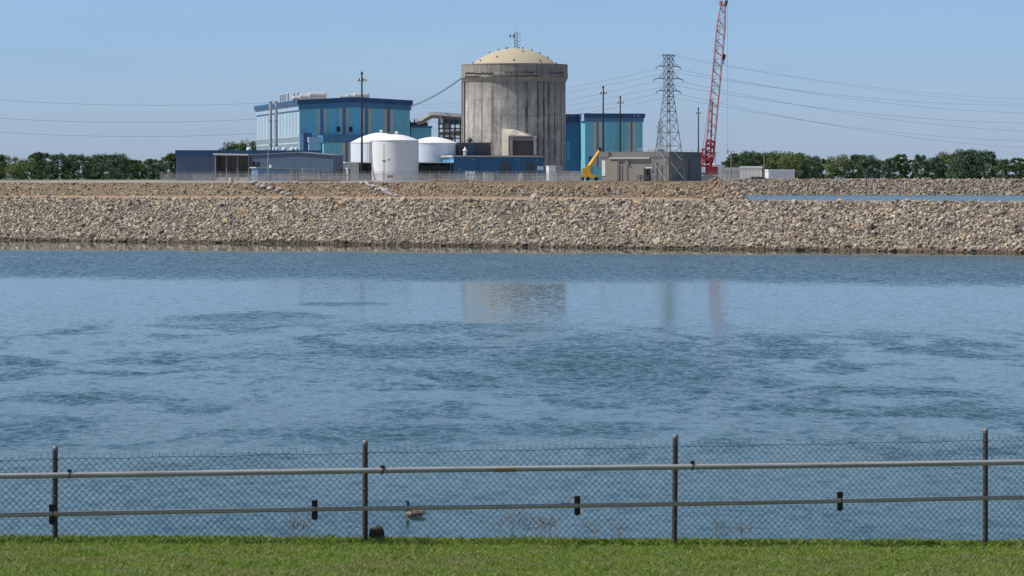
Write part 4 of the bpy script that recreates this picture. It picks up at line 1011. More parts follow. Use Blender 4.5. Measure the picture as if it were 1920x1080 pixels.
for i in range(7):
    px = 872 + i*2.6; fr = Fr(px, 1120); h = fr.z(320.5 + (i % 3)); t = thing('slanted_panel', f"{['first','second','third','fourth','fifth','sixth','last'][i]} from the left of the grey frames leaning before the blue shed", 'frame', fr.loc(), fr.rot, 'leaning grey frames')
    MB().beam((0,0,0),(.5,1,h),.18).beam((1.1,0,0),(.6,1,h),.18).beam((.2,.4,h*.4),(.95,.4,h*.4),.14).build('panel', M['lightgrey'], t)

def sign(px, py0, py1, w, D, mat, label):
    t = thing('sign_board', label, 'sign', (xat(px, D), D, GZ)); z1, z0 = zat(py0, D)-GZ, zat(py1, D)-GZ
    MB().bx(-w/2, w/2, -.05, .05, z0, z1).build('board', mat, t); MB().bx(-w*.4-.05, -w*.4+.05, .05, .15, 0, z1-.1).bx(w*.4-.05, w*.4+.05, .05, .15, 0, z1-.1).build('post', M['galv'], t)
sign(1013, 311.5, 319, 1.9, 1075, M['whitepanel'], 'white sign board on posts at the right end of the blue shed')
sign(732, 328.5, 333.5, 1.5, 872, M['redsign'], 'small red board by the perimeter fence under the front tank')
sign(1012, 329.5, 333, .9, 850, M['whitepanel'], 'small white plate low on the perimeter fence near the reactor')

# perimeter fences of the yard
def perimeter(v, px0, px1, h, label, step, ph):
    def pt(px):                                             # point of line v seen at column px
        a = (px-960)/F; y = (PV*ny_ + v)/(a*nx_ + ny_); return a*y, y
    x0, y0 = pt(px0); x1, y1 = pt(px1); Ln = math.hypot(x1-x0, y1-y0); ang = math.atan2(y1-y0, x1-x0)
    t = thing('perimeter_fence', label, 'fence', (x0, y0, GZ-.15), ang)
    mb = MB()
    for i in range(int(Ln/.22)): mb.bx(i*.22-.018, i*.22+.018, -.012, .012, .05, h)
    for j in range(int(h/.24)): mb.bx(0, Ln, -.018, .006, .1+j*.24, .132+j*.24)
    mb.build('wire_mesh', M['perim'], t)
    npst = int(Ln/step)
    for i in range(min(99, npst+1)): MB().cyl((i*step,.06,-.3),(i*step,.06,h+.1),.055,n=8).beam((i*step,.06,h+.05),(i*step,-.3,h+.45),.06).build('post', M['lightgrey'], t)
    mb = MB()
    for j in range(3): mb.cyl((0,-.05-.12*j,h+.18+.12*j),(Ln,-.05-.12*j,h+.18+.12*j),.014,n=4)
    mb.build('barbed_wire', M['wire'], t)
perimeter(64, 360, 1088, 1.75, 'outer wire mesh fence along the top of the bank before the plant', 2.9, 0)
perimeter(82, 300, 1092, 2.3, 'inner taller wire mesh fence behind the outer one before the plant', 2.9, .4)
perimeter(140, 1316, 1372, 2.2, 'short dark mesh fence to the right of the red crane', 2.4, 0)
for px0, px1, lb in ((560,640,'long dark pipe lying on the yard behind the fence, left of the masts'),(800,880,'long rusty pipe lying on the yard behind the fence under the blue shed')):
    D_ = 890; x0 = xat(px0, D_); x1 = xat(px1, D_)
    o = MB().cyl((0,0,.3),(x1-x0,0,.3),.3,n=10).build('pipe_length', M['brownred'], loc=(x0, D_, GZ+.0)); tag(o, lb, 'pipe', 'pipes lying in the yard')
for px, py, lb in ((766.5,352,'thin yellow marker post on the upper bank below the tanks'),(1229,348,'thin pale yellow marker post on the upper bank below the pylon')):
    D_ = 822 if px < 900 else 792; z = float(hgt(xat(px,D_), D_)); t = thing('marker_post', lb, 'post', (xat(px,D_), D_, z-.1), 0, 'yellow marker posts'); h = zat(py, D_)-z
    MB().cyl((0,0,0),(0,0,max(1.2,h)),.07,n=8).build('post', paint('marker_yellow', (.55,.45,.18)), t); MB().cyl((0,0,max(1.2,h)),(0,0,max(1.2,h)+.12),.1,.03,n=8).build('cap', M['white'], t)
D_ = 868; t = thing('pale_drum', 'pale drum on the bank top at the far left', 'drum', (xat(434, D_), D_, float(hgt(xat(434,D_), D_)))); 
MB().lathe([(.02,0),(.55,0),(.58,.4),(.55,.8),(.58,1.2),(.55,1.5),(.02,1.5)], 18).build('barrel', M['sand'], t, True)

# buildings and poles on the far right
fr = Fr(1352, 1420, 30); 
def gabled(px0, px1, eave, peak, D, rot, depth, mat, rmat, label):
    fr = Fr(px0, D, rot); W = fr.s_(px1); ze, zp = fr.z(eave), fr.z(peak); t = thing('white_shed', label, 'shed', fr.loc(), fr.rot, 'low pale sheds on the far right')
    MB().pxz([(0,0),(W,0),(W,ze),(W/2,zp),(0,ze)], 0, depth).build('wall', mat, t)
    MB().pxz([(-.3,ze),(W/2,zp),(W+.3,ze),(W+.3,ze+.3),(W/2,zp+.3),(-.3,ze+.3)], -.3, depth+.3).build('roof', rmat, t)
    MB().bx(W*.4, W*.62, -.06, .1, 0, ze*.75).build('door', M['lightgrey'], t); return t
gabled(1331, 1353, 312, 308.5, 1400, 14, 24, M['white'], M['white'], 'small white gabled shed just right of the red crane')
simple_box('long_pale_shed', 1353, 1387, 314, 1420, 12, M['sandw'], 'long light grey shed behind the white gabled one', 'shed', 5)
simple_box('flat_roofed_shed', 1387, 1429, 311.5, 1400, 14, M['sandw'], 'beige shed with white roof in front of the tree line', 'shed', -4)
simple_box('end_shed', 1441, 1490, 317.5, 1390, 10, M['white'], 'white low shed cut by the right edge of the photo', 'shed', 5)
def upole(px, pt, D, label, arm=True):
    h = zat(pt, D)-GZ; t = thing('utility_pole', label, 'utility pole', (xat(px,D), D, GZ), 0, 'utility poles on the far right')
    MB().cyl((0,0,0),(0,0,h),.26,.18,n=8).build('pole', M['timber'], t)
    mb = MB()
    if arm: mb.beam((-1.9,0,h-.5),(1.9,0,h-.5),.22).beam((-1.2,0,h-1.5),(1.2,0,h-1.5),.18)
    else: mb.bx(-.2,1.6,-.15,.15,h-.1,h+.12)
    mb.build('cross_arm' if arm else 'lamp', M['galv'], t)
upole(1341, 284.5, 1600, 'utility pole with cross arms just right of the red crane')
upole(1371, 283.5, 1390, 'slim pole standing before the tree line', False)
upole(1433, 289.5, 1380, 'slim lamp pole at the right beside the beige shed', False)
def car(px, D, col, label):
    t = thing('parked_car', label, 'car', (xat(px,D), D, GZ), R(10), 'cars parked by the far sheds')
    MB().pxz([(-2.2,.35),(2.2,.35),(2.25,.8),(1.9,.95),(-2.1,1.0),(-2.25,.8)], -.85, .85).build('body', col, t)
    MB().pxz([(-1.7,.98),(1.2,.95),(.6,1.5),(-1.2,1.52)], -.75, .75).build('cabin', M['glass'], t)
    for x in (-1.4,1.4):
        for y in (-.8,.8): MB().cyl((x,y-.1,.33),(x,y+.1,.33),.33,n=12).build('wheel', M['rubber'], t)
car(1414, 1335, paint('dark_red_car', (.16,.03,.035), .35), 'dark red car parked in front of the beige shed')
car(1424, 1338, paint('maroon_car', (.22,.05,.06), .35), 'brighter red car right of the dark red one')

# ------------------------------------------------------------------ trees
def leafmat(name, c):
    m, t, bs = nt(name); p = pos(t)
    at = t.nodes.new('ShaderNodeAttribute'); at.attribute_name = 'rnd'
    cc = ramp(t, at.outputs['Fac'], [(0, sc(c,.65)), (.5, c), (1, (c[0]*1.5, c[1]*1.35, c[2]*1.2))])
    t.links.new(cc, bs.inputs['Base Color']); bs.inputs['Roughness'].default_value = .7
    return m
LM = [leafmat('leaf_dark', (.06,.115,.055)), leafmat('leaf_mid', (.095,.16,.055)), leafmat('leaf_warm', (.14,.185,.06))]
bark = paint('bark', (.11,.085,.065), .9)
def leaf_crown(seed, H, wid, nclump, per, size):
    r = np.random.default_rng(seed); pts = []; rn = []
    for c in range(nclump):
        f = r.random(); z = H*(.08 + .86*f); rad = wid*(1-.55*abs(f-.35)**1.3)*r.uniform(.2,1)**.6
        a = r.uniform(0, 2*math.pi); cc = np.array([rad*math.cos(a), rad*math.sin(a), z]); cr = wid*r.uniform(.22,.40)
        d = r.normal(size=(per,3)); d /= np.linalg.norm(d,axis=1)[:,None]
        pts.append(cc + d*cr*(r.random((per,1))**.4)*np.array([1,1,.75])); rn.append(np.clip(r.normal(.5,.12)+r.normal(0,.15,per),0,1))
    P = np.concatenate(pts); rn = np.concatenate(rn); n = len(P)
    A = r.normal(size=(n,3)); A /= np.linalg.norm(A,axis=1)[:,None]; B = np.cross(A, r.normal(size=(n,3))); B /= np.linalg.norm(B,axis=1)[:,None]
    s = size*r.uniform(.6,1.3,(n,1)); V = np.stack([P-A*s-B*s*.5, P+A*s-B*s*.5, P+A*s*.8+B*s*.6, P-A*s*.8+B*s*.6], 1).reshape(-1,3)
    return V, np.arange(4*n).reshape(-1,4), np.repeat(rn,4)
def make_tree(seed, H, wid, mat, label, group, loc):
    t = thing('tree', label, 'tree', loc, 0, group)
    mb = MB().tube([(0,0,-.3),(.1,0,H*.25),(-.1,.1,H*.6),(0,0,H*.85)], [H*.022,H*.018,H*.011,H*.004], 8)
    for k in range(7):
        a = k*2.4; z = H*(.25+.08*k); mb.tube([(0,0,z),(wid*.35*math.cos(a), wid*.35*math.sin(a), z+H*.08),(wid*.75*math.cos(a), wid*.75*math.sin(a), z+H*.13)], [H*.009,H*.006,H*.002], 5)
    mb.build('trunk', bark, t)
    V, Fq, rn = leaf_crown(seed, H, wid, 46, 95, H*.020)
    o = npmesh('crown', V, Fq, mat, attr=rn); o.parent = t
    return t
tp = []
tl = [(438,267,1850,'dark round tree at the far left edge behind the navy roofed block'),(464,263.5,1800,'broad bright green tree left of the turbine hall')]
for i, (px, py, D_, lb) in enumerate(tl):
    H = zat(py, D_)-GZ; tp.append(make_tree(5+i, H, H*.42, LM[i], lb, 'trees behind the plant', (xat(px,D_), D_, GZ)))
wood = [make_tree(20+k, 14, (6.4, 3.2, 7.6, 4.6)[k], (LM+[LM[0]])[k], 'tree in the dense wood behind the sheds at the far right', 'trees of the far right wood', (xat(1408+31*k, 1680+20*k), 1680+20*k, GZ)) for k in range(4)]
def plant(px, top, D_, label, g=None):
    src = random.choice(wood); r = dup(src, (xat(px,D_), D_, GZ), random.uniform(0,6), label); H = zat(top, D_)-GZ; k = H/14*random.uniform(.82, 1.12); r.scale = (k*random.uniform(.95,1.2), k*random.uniform(.95,1.2), k)
    if g: r['group'] = g
for px, top in ((1356,306),(1366,299),(1374,293),(1384,289),(1395,288),(1406,286),(1416,289),(1425,291),(1435,284),(1446,286),(1458,287),(1470,285),(1483,289),(1497,286),(1512,288),(1380,298),(1400,296),(1420,297),(1440,295),(1460,295),(1362,304)):
    plant(px, top, 1660+random.uniform(-50,120), 'tree in the dense wood behind the sheds at the far right')
for k in range(34): plant(1525 + k*12.5 + random.uniform(-5,5), random.uniform(284,301), 1750+random.uniform(-80,300), 'tree in the dense wood behind the sheds at the far right')
for k in range(36): plant(-14 + k*9.6 + random.uniform(-5,5), random.choice([random.uniform(281,302), random.uniform(290,304)]), 2300+random.uniform(-250,250), 'tree in the wood beyond the left end of the plant', 'trees of the far left wood')

# green weeds along the waterline
def tufts(name, centres, per, hgt_, spread, mat, label, w=.05):
    Vs = []; rn = []
    for (x, y, z, k) in centres:
        n = int(per*k); a = rng.uniform(0,2*math.pi,n); r = spread*np.sqrt(rng.random(n)); bx, by = x+r*np.cos(a)*1.6, y+r*np.sin(a)
        h = hgt_*rng.uniform(.4,1.1,n)*k; th = rng.uniform(0,2*math.pi,n); lx, ly = np.cos(th), np.sin(th); lean = rng.uniform(.1,.5,n)*h
        b = np.stack([bx,by,np.full(n,z)],-1); d = np.stack([lx,ly,0*lx],-1); s = np.stack([-ly,lx,0*lx],-1)*w
        up = np.stack([0*h,0*h,h],-1)
        Vs.append(np.stack([b-s, b+s, b+up*.6+d*lean[:,None]*.4, b+up+d*lean[:,None]], 1).reshape(-1,3)); rn.append(np.repeat(rng.random(n),4))
    V = np.concatenate(Vs); o = npmesh(name, V, np.arange(len(V)).reshape(-1,4), mat, attr=np.concatenate(rn)); tag(o, label, 'plants', kind='stuff'); return o
cs_ = []
for px0, px1, dn in ((436,470,16),(495,545,22),(545,600,6),(636,648,5),(726,776,8),(860,890,2)):
    for _ in range(dn):
        px = random.uniform(px0, px1); a = (px-960)/F; y = (PV*ny_ + random.uniform(.2,1.3))/(a*nx_+ny_); cs_.append((a*y, y, float(hgt(a*y,y))+.1, random.uniform(.6,1.2)))
tufts('shore_weeds', cs_, 50, .6, .55, leafmat('weed_green', (.12,.15,.05)), 'low green weeds along the foot of the rock slope')
cs_ = []
for _ in range(420):
    px = random.uniform(-20, 1370); v = random.uniform(44.5, 58); a = (px-960)/F; y = (PV*ny_+v)/(a*nx_+ny_); cs_.append((a*y, y, float(hgt(a*y,y)), random.uniform(.4,1.0)))
tufts('dry_grass', cs_, 30, .34, 1.0, leafmat('dry_straw', (.26,.16,.08)), 'reddish brown dry grass along the top of the upper bank')
cs_ = []
for _ in range(90):
    px = random.choice([random.uniform(590,700), random.uniform(430,600), random.uniform(1235,1290), random.uniform(1380,1400)]); v = random.uniform(37.5, 45.5); a = (px-960)/F; y = (PV*ny_+v)/(a*nx_+ny_); cs_.append((a*y, y, float(hgt(a*y,y))+.15, random.uniform(.4,.9)))
tufts('bank_weeds', cs_, 40, .6, .8, leafmat('olive_weed', (.12,.13,.045)), 'olive green weeds between the stones of the upper bank')

# ------------------------------------------------------------------ near bank, fence and rails
FLx, FLy = xat(430, 34.8), 34.8; FRx, FRy = xat(1448, 36.2), 36.2
fl = math.hypot(FRx-FLx, FRy-FLy); fdx, fdy = (FRx-FLx)/fl, (FRy-FLy)/fl
fang = math.atan2(fdy, fdx)
def nearz(x, y):
    s = (x-FLx)*fdx + (y-FLy)*fdy; d = -(x-FLx)*fdy + (y-FLy)*fdx          # along the fence, and beyond it
    base = 11.328 - .030*np.clip(s, -12, 18)
    return base + np.interp(d, [-45,-12,-4,-1,.6,2,8,95,140], [2.3,.85,.10,.04,0,-.12,-1.0,-12.5,-16])
gu = np.concatenate([[-400,-120,-40,-20], np.arange(-12, 18, .3), [26,46,130,400]]); gd = np.concatenate([[-45,-30,-20,-12,-9], np.arange(-7, 3, .25), [5,8,20,50,95,140]])
S, Dd = np.meshgrid(gu, gd); NX = FLx + S*fdx - Dd*fdy; NY = FLy + S*fdy + Dd*fdx; NZ = nearz(NX, NY) + .012*np.sin(NX*5)*np.cos(NY*4)
idx = np.arange(S.size).reshape(S.shape); q4 = np.stack([idx[:-1,:-1], idx[:-1,1:], idx[1:,1:], idx[1:,:-1]], -1).reshape(-1,4)
M['turf'] = ground_mat('turf_soil', [(.3,(.05,.075,.02)),(.5,(.09,.12,.035)),(.7,(.17,.15,.07))], 1.5, 12)
nb_ = npmesh('near_bank', np.stack([NX,NY,NZ],-1).reshape(-1,3), q4, M['turf'], smooth=True); tag(nb_, kind='structure')

# lawn
gm, t, bs = nt('grass_blades'); at = t.nodes.new('ShaderNodeAttribute'); at.attribute_name = 'rnd'
p = pos(t); pn = noise(t, p, .9, 4, .6); pf = noise(t, p, 5, 3, .6)
c1 = ramp(t, at.outputs['Fac'], [(0,(.10,.18,.018)),(.35,(.225,.345,.035)),(.65,(.32,.43,.055)),(.85,(.37,.42,.10)),(1,(.54,.47,.21))])
c2 = ramp(t, at.outputs['Fac'], [(0,(.16,.20,.04)),(.4,(.28,.30,.08)),(.75,(.42,.37,.15)),(1,(.54,.46,.25))])
dry = sstep(t, math_(t,'ADD', math_(t,'MULTIPLY',pn,.7), math_(t,'MULTIPLY',pf,.3)), .46, .62)
sy = t.nodes.new('ShaderNodeSeparateXYZ'); t.links.new(p, sy.inputs[0])
dline = math_(t, 'SUBTRACT', sy.outputs[1], math_(t, 'MULTIPLY', sy.outputs[0], fdy/fdx))
dry = math_(t, 'MULTIPLY', dry, math_(t, 'SUBTRACT', 1.0, sstep(t, dline, FLy-1.9-FLx*fdy/fdx, FLy-.9-FLx*fdy/fdx)))
t.links.new(mix(t, math_(t,'MULTIPLY',dry,.85), c1, c2), bs.inputs['Base Color']); bs.inputs['Roughness'].default_value = .55
tl_ = t.nodes.new('ShaderNodeBsdfTranslucent'); mxs = t.nodes.new('ShaderNodeMixShader'); mxs.inputs[0].default_value = .4
gc = bs.inputs['Base Color'].links[0].from_socket; t.links.new(gc, tl_.inputs[0]); t.links.new(bs.outputs[0], mxs.inputs[1]); t.links.new(tl_.outputs[0], mxs.inputs[2]); t.links.new(mxs.outputs[0], t.nodes['Material Output'].inputs[0])
n0 = 420000
s_ = np.concatenate([rng.uniform(-3.4, 9.4, n0), rng.uniform(-3.4, 9.4, 30000)]); d_ = np.concatenate([rng.uniform(-6.2, .55, n0), rng.normal(.05, .2, 30000)]); n = len(s_)
tall = np.where(np.arange(n) >= n0, rng.choice([1.0,1.2,1.9], n), 1.0)
pp_ = np.array([s_of_post for s_of_post in (-1.75, 1.34, 4.46, 7.6)]); ns_ = 900
s_ = np.concatenate([s_, rng.choice(pp_, ns_) + rng.normal(-.05, .07, ns_), rng.uniform(-3.4, 9.4, 700)]); d_ = np.concatenate([d_, rng.normal(.0, .07, ns_), rng.normal(.1, .12, 700)]); tall = np.concatenate([tall, rng.uniform(1.3, 2.4, ns_), rng.uniform(2.2, 4.2, 700)]); n = len(s_)
bx = FLx + s_*fdx - d_*fdy; by = FLy + s_*fdy + d_*fdx; bz = nearz(bx, by) - .004
cl = .75 + .5*np.abs(np.sin(bx*3.1+np.cos(by*2.3)*2)*np.cos(by*2.7+bx)) + .25*np.sin(bx*11+3*np.sin(by*9))*np.sin(by*13)
h = np.clip(rng.gamma(5, .0044, n)*cl*tall, .008, .075); th = rng.uniform(0, 2*np.pi, n); ln = h*rng.uniform(.3,1.2,n); w = rng.uniform(.0011,.0026,n)*(1+.2*tall)
d3 = np.stack([np.cos(th), np.sin(th), 0*th],-1); s3 = np.stack([-np.sin(th), np.cos(th), 0*th],-1)*w[:,None]
b3 = np.stack([bx,by,bz],-1); u3 = np.stack([0*h,0*h,h],-1)
Vg = np.stack([b3-s3, b3+s3, b3+u3*.62+d3*(ln*.35)[:,None]+s3*.7, b3+u3+d3*ln[:,None]], 1).reshape(-1,3)
lawn = npmesh('grass', Vg, np.arange(len(Vg)).reshape(-1,4), gm, attr=np.repeat(rng.random(n),4)); tag(lawn, 'short green grass with dry patches in front of the fence', 'grass', kind='stuff')

# dry weed stems behind the fence
M['weed'] = paint('dry_weed_stem', (.27,.215,.17), .8)
def weed(px, hpx, label, seed):
    r = random.Random(seed); a = (px-430)/1018; s = a*fl; x, y = FLx+s*fdx-.25*fdy, FLy+s*fdy+.25*fdx; z = float(nearz(x,y)); H = hpx*y/F + .06
    mb = MB()
    for k in range(r.randint(3,5)):
        bxx, l = r.uniform(-.07,.07), r.uniform(-.12,.12); hh = H*r.uniform(.6,1)
        pts = [(bxx,0,-.03),(bxx+l*.3,.02,hh*.5),(bxx+l,.03,hh)]; mb.tube(pts, [.0018,.0015,.0008], 5)
        for j in range(5):
            f = r.uniform(.35,.95); q0 = Vector(pts[1]).lerp(Vector(pts[2]), (f-.35)/.6); dx = r.uniform(-.06,.06)
            mb.tube([q0, q0+Vector((dx,0,.03)), q0+Vector((dx*1.5,.01,.06))], [.0017,.0014,.0008], 4)
            mb.cyl(q0+Vector((dx*1.5,.01,.055)), q0+Vector((dx*1.5,.01,.075)), .004, .002, n=5)
    o = mb.build('dry_weed', M['weed'], loc=(x,y,z)); tag(o, label, 'plant', 'dry weeds behind the chain link fence')
for i, (px, hp, lb) in enumerate(((548,36,'thin dry weed behind the fence left of the left post'),(563,30,'second dry weed, close right of the leftmost weed behind the fence'),(935,34,'low dry weed left of the tall weeds in the middle of the fence'),(958,58,'tallest dry weed behind the middle of the fence'),(975,40,'dry weed just right of the tallest one behind the fence'),(1008,40,'thin dry weed between the tallest weed and the right bracket'),(1032,32,'dry weed left of the right bracket, behind the fence'),(1112,22,'small dry weed right of the right bracket'),(1166,20,'small dry weed left of the right post'),(1362,32,'dry weed behind the fence right of the right post'),(1410,28,'dry weed near the right edge behind the fence'))):
    weed(px, hp, lb, 100+i)

# chain link fence
fence = thing('chain_link_fence', 'rusty chain link fence on round posts along the edge of the lawn', 'fence', (FLx, FLy, 0), fang)
S0, S1 = -3.0, 9.2
ztopf = 12.275; pitch = .0695; hp = pitch/2
zbot = 11.06
nrow = int((ztopf-zbot)/hp); wr = .0032
V = []; Fq = []
def addtube(pts, r, n=4):
    base = len(V)
    for i, c in enumerate(pts):
        for k in range(n):
            a = 2*math.pi*k/n+.4
            V.append((c[0]+r*math.cos(a), c[1]+r*math.sin(a), c[2]))
    for i in range(len(pts)-1):
        for k in range(n): Fq.append((base+i*n+k, base+i*n+(k+1)%n, base+(i+1)*n+(k+1)%n, base+(i+1)*n+k))
nw = int((S1-S0)/pitch)
for k in range(nw):
    x = S0 + k*pitch
    for off in (0, 1):
        pts = []
        sag = .006*math.sin(x*1.7)+.004*math.sin(x*4.1+1)
        for j in range(nrow+1):
            z = ztopf - .035 - j*hp + sag + random.gauss(0, .0013)
            e = (j + off) % 2
            jx = random.gauss(0, .0014); 
            pts.append((x + off*hp + (hp if e else 0) + jx + .0025*math.sin(z*3+x*1.1) + .003*math.sin(z*9+x*2), .003*(1 if (j+off) % 2 else -1)*(1 if off else -1), z))
        if off == 0: top = pts[0]
        addtube(pts, wr)
    # barbed selvage: two twisted ends standing up over each top knuckle
    b = (x+hp, 0, ztopf-.035+sag)
    addtube([(x, 0, ztopf-.035-0*hp+sag), (x+.004,0,ztopf-.018+sag), (x+.006*math.sin(k*2.1),.004,ztopf+.007+.006*math.sin(k*5.7)+sag)], .0019)
V = np.array(V); Fq = np.array(Fq)
M['chain'] = paint('rusty_chain_wire', (.055,.044,.04), .75, .2, var=.3, scale=2)
o = npmesh('wire_mesh', V, Fq, M['chain'], smooth=True); o.parent = fence
MB().tube([(S0+i*(S1-S0)/80, .004, ztopf-.058+.006*math.sin(i*.9)) for i in range(81)], .0022, 5).build('tension_wire', M['chain'], fence)
M['postm'] = paint('weathered_post_steel', (.10,.095,.095), .6, .4, var=.35, scale=2.5)
M['capm'] = paint('grey_post_cap', (.22,.20,.20), .55, .4)
def s_of(px): 
    a = (px-960)/F; return (a*FLy - FLx)/(fdx - fdy*a)
for px in (104, 686, 1268, 1850):
    s = s_of(px); gz = float(nearz(FLx+s*fdx, FLy+s*fdy)); tilt = {686: .0, 1268: .012}.get(px, 0)
    post = MB().cyl((s-tilt*1.0, .035, gz-.25), (s+tilt*.1, .035, 12.31), .0275, n=20).build('post', M['postm'], fence, True)
    MB().lathe([(.0305,0),(.0315,.008),(.0305,.022),(.03,.032),(.023,.046),(.011,.053),(.001,.055)], 20).build('cap', M['capm'], post, True, loc=(s+tilt*.1, .035, 12.295))
    mb = MB()
    for z in (12.215, 12.02, 11.85, 11.66, 11.46): mb.tube([(s+.031*math.cos(a)+tilt*(z-11.3)*.1, .035+.031*math.sin(a), z+.008*math.sin(a*2+z)) for a in np.linspace(2.6, 6.9, 12)], .0022, 5)
    mb.build('tie_wire', M['capm'], post)
# pipe rail in front of the fence
rail = thing('pipe_rail', 'two grey steel pipes running along the front of the chain link fence', 'railing', (FLx+.15*fdy, FLy-.15*fdx, 0), fang)
M['railm'] = None
m, t, bs = nt('rail_galvanised'); co = objco(t)
f = noise(t, mapping(t, co, (1.6, 30, 30)), 1, 5, .65); g = noise(t, co, 90, 3, .7); rs = noise(t, mapping(t, co, (.9,8,8), (5,0,0)), 1, 4, .6)
c = ramp(t, math_(t,'ADD',math_(t,'MULTIPLY',f,.75),math_(t,'MULTIPLY',g,.25)), [(.3,(.27,.26,.245)),(.5,(.39,.375,.35)),(.7,(.50,.48,.45))])
c = mix(t, math_(t,'MULTIPLY',sstep(t, rs, .56, .68),.55), c, (.30,.215,.13)); t.links.new(c, bs.inputs['Base Color']); bs.inputs['Roughness'].default_value = .5; bs.inputs['Metallic'].default_value = .1
M['railm'] = m
m2, t, bs = nt('rail_rusty'); co = objco(t); f = noise(t, mapping(t, co, (1.2,20,20)), 1, 5, .65)
t.links.new(ramp(t, f, [(.3,(.40,.31,.21)),(.5,(.47,.40,.31)),(.7,(.50,.46,.39))]), bs.inputs['Base Color']); bs.inputs['Roughness'].default_value = .6; bs.inputs['Metallic'].default_value = .0
def railpath(z0, z1, w, ph): return [(s, .004*math.sin(s*.9+ph), z0 + (z1-z0)*s/fl + w*math.sin(s*.8+ph)) for s in np.linspace(S0, S1, 60)]
MB().tube(railpath(12.06, 12.016, .003, 0), .0285, 20).build('upper_rail', M['railm'], rail, True)
MB().tube(railpath(11.677, 11.637, .004, 1.2), .0225, 20).build('lower_rail', m2, rail, True)
s = s_of(941); z = 12.06-.044*s/fl
MB().cyl((s-.11,.002,z), (s+.11,.002,z), .0293, n=20).build('rusty_sleeve', paint('tan_rust', (.36,.25,.12), .7), rail, True)
s = s_of(1053); MB().cyl((s-.05,.002,11.677-.04*s/fl+.001),(s+.05,.002,11.677-.04*s/fl+.001),.0233,n=20).build('joint_sleeve', M['capm'], rail, True)
M['bracket'] = paint('black_bracket_steel', (.022,.016,.014), .7, var=.4, scale=3)
for px in (104+22, 711, 1290):
    s = s_of(px); z = 12.06-.044*s/fl
    mb = MB().tube([(s, .034*math.cos(a), z+.034*math.sin(a)) for a in np.linspace(0, 2*math.pi, 20)], .006, 6)
    mb.bx(s-.016, s+.026, -.012, .02, z+.03, z+.052).cyl((s+.005,-.02,z+.045),(s+.005,.04,z+.045),.011,n=8)
    if px == 1290: mb.cyl((s,.0,z+.05),(s+.006,.0,z+.066),.017,.013,n=10)
    mb.build('clamp', M['bracket'], rail, True)
for px in (95, 586, 1077, 1568):
    s = s_of(px); z = 11.677-.04*s/fl
    mb = MB().bx(s-.029, s+.029, .024, .05, z-.10, z+.092).bx(s-.022, s+.022, .05, .10, z-.02, z+.02)
    mb.add(*solid([(s-.02,.024,z-.10),(s+.012,.024,z-.10),(s,.024,z-.112)], .02, (0,1,0)))
    mb.tube([(s, .0245*math.cos(a), z+.0245*math.sin(a)) for a in np.linspace(0, 2*math.pi, 20)], .0045, 6)
    mb.build('bracket', M['bracket'], rail)
# stone by the left post
sx_ = s_of(706); x, y = FLx+(sx_+.05)*fdx-.2*fdy, FLy+(sx_+.05)*fdy+.2*fdx
stn = MB()
import bmesh
bmk = bmesh.new(); pol = [(-.072,-.05),(-.08,.06),(-.068,.125),(-.03,.118),(.0,.15),(.045,.142),(.062,.10),(.088,-.05)]
fv_ = [bmk.verts.new((x_, -.06, z_)) for x_, z_ in pol]; bk_ = [bmk.verts.new((x_*.8, .06, z_*.92)) for x_, z_ in pol]; k_ = len(pol)
bmk.faces.new(fv_); bmk.faces.new(bk_[::-1])
for i in range(k_): bmk.faces.new((fv_[i], bk_[i], bk_[(i+1)%k_], fv_[(i+1)%k_]))
bmesh.ops.recalc_face_normals(bmk, faces=bmk.faces); bmesh.ops.bevel(bmk, geom=bmk.edges[:], offset=.012, segments=2, affect='EDGES')
bmesh.ops.triangulate(bmk, faces=bmk.faces); bmesh.ops.subdivide_edges(bmk, edges=[e for e in bmk.edges if e.calc_length() > .03], cuts=2)
for v_ in bmk.verts: v_.co += Vector((math.sin(v_.co.z*70+v_.co.x*40), math.sin(v_.co.x*60+v_.co.z*50), math.cos(v_.co.x*80)))*.003
me = bpy.data.meshes.new('stone'); bmk.to_mesh(me); bmk.free()
rk = bpy.data.objects.new('stone', me); C.objects.link(rk); rk.location = (x, y, float(nearz(x,y))+.03); rk.scale = (1.08, 1.1, 1.08)
mm, t, bs = nt('pale_top_stone'); co = objco(t); sz = t.nodes.new('ShaderNodeSeparateXYZ'); t.links.new(co, sz.inputs[0])  # stone colour turns paler towards the top
kk = sstep(t, math_(t,'ADD',sz.outputs[2],math_(t,'MULTIPLY',noise(t,co,22,4),.06)), .122, .15)
t.links.new(mix(t, kk, ramp(t, noise(t,mapping(t,co,(40,40,9)),1,4), [(.3,(.022,.02,.018)),(.7,(.055,.05,.043))]), (.40,.36,.29)), bs.inputs['Base Color']); bs.inputs['Roughness'].default_value=.9
me.materials.clear(); me.materials.append(mm)
tag(rk, 'dark upright stone with pale top at the foot of the left fence post', 'stone')

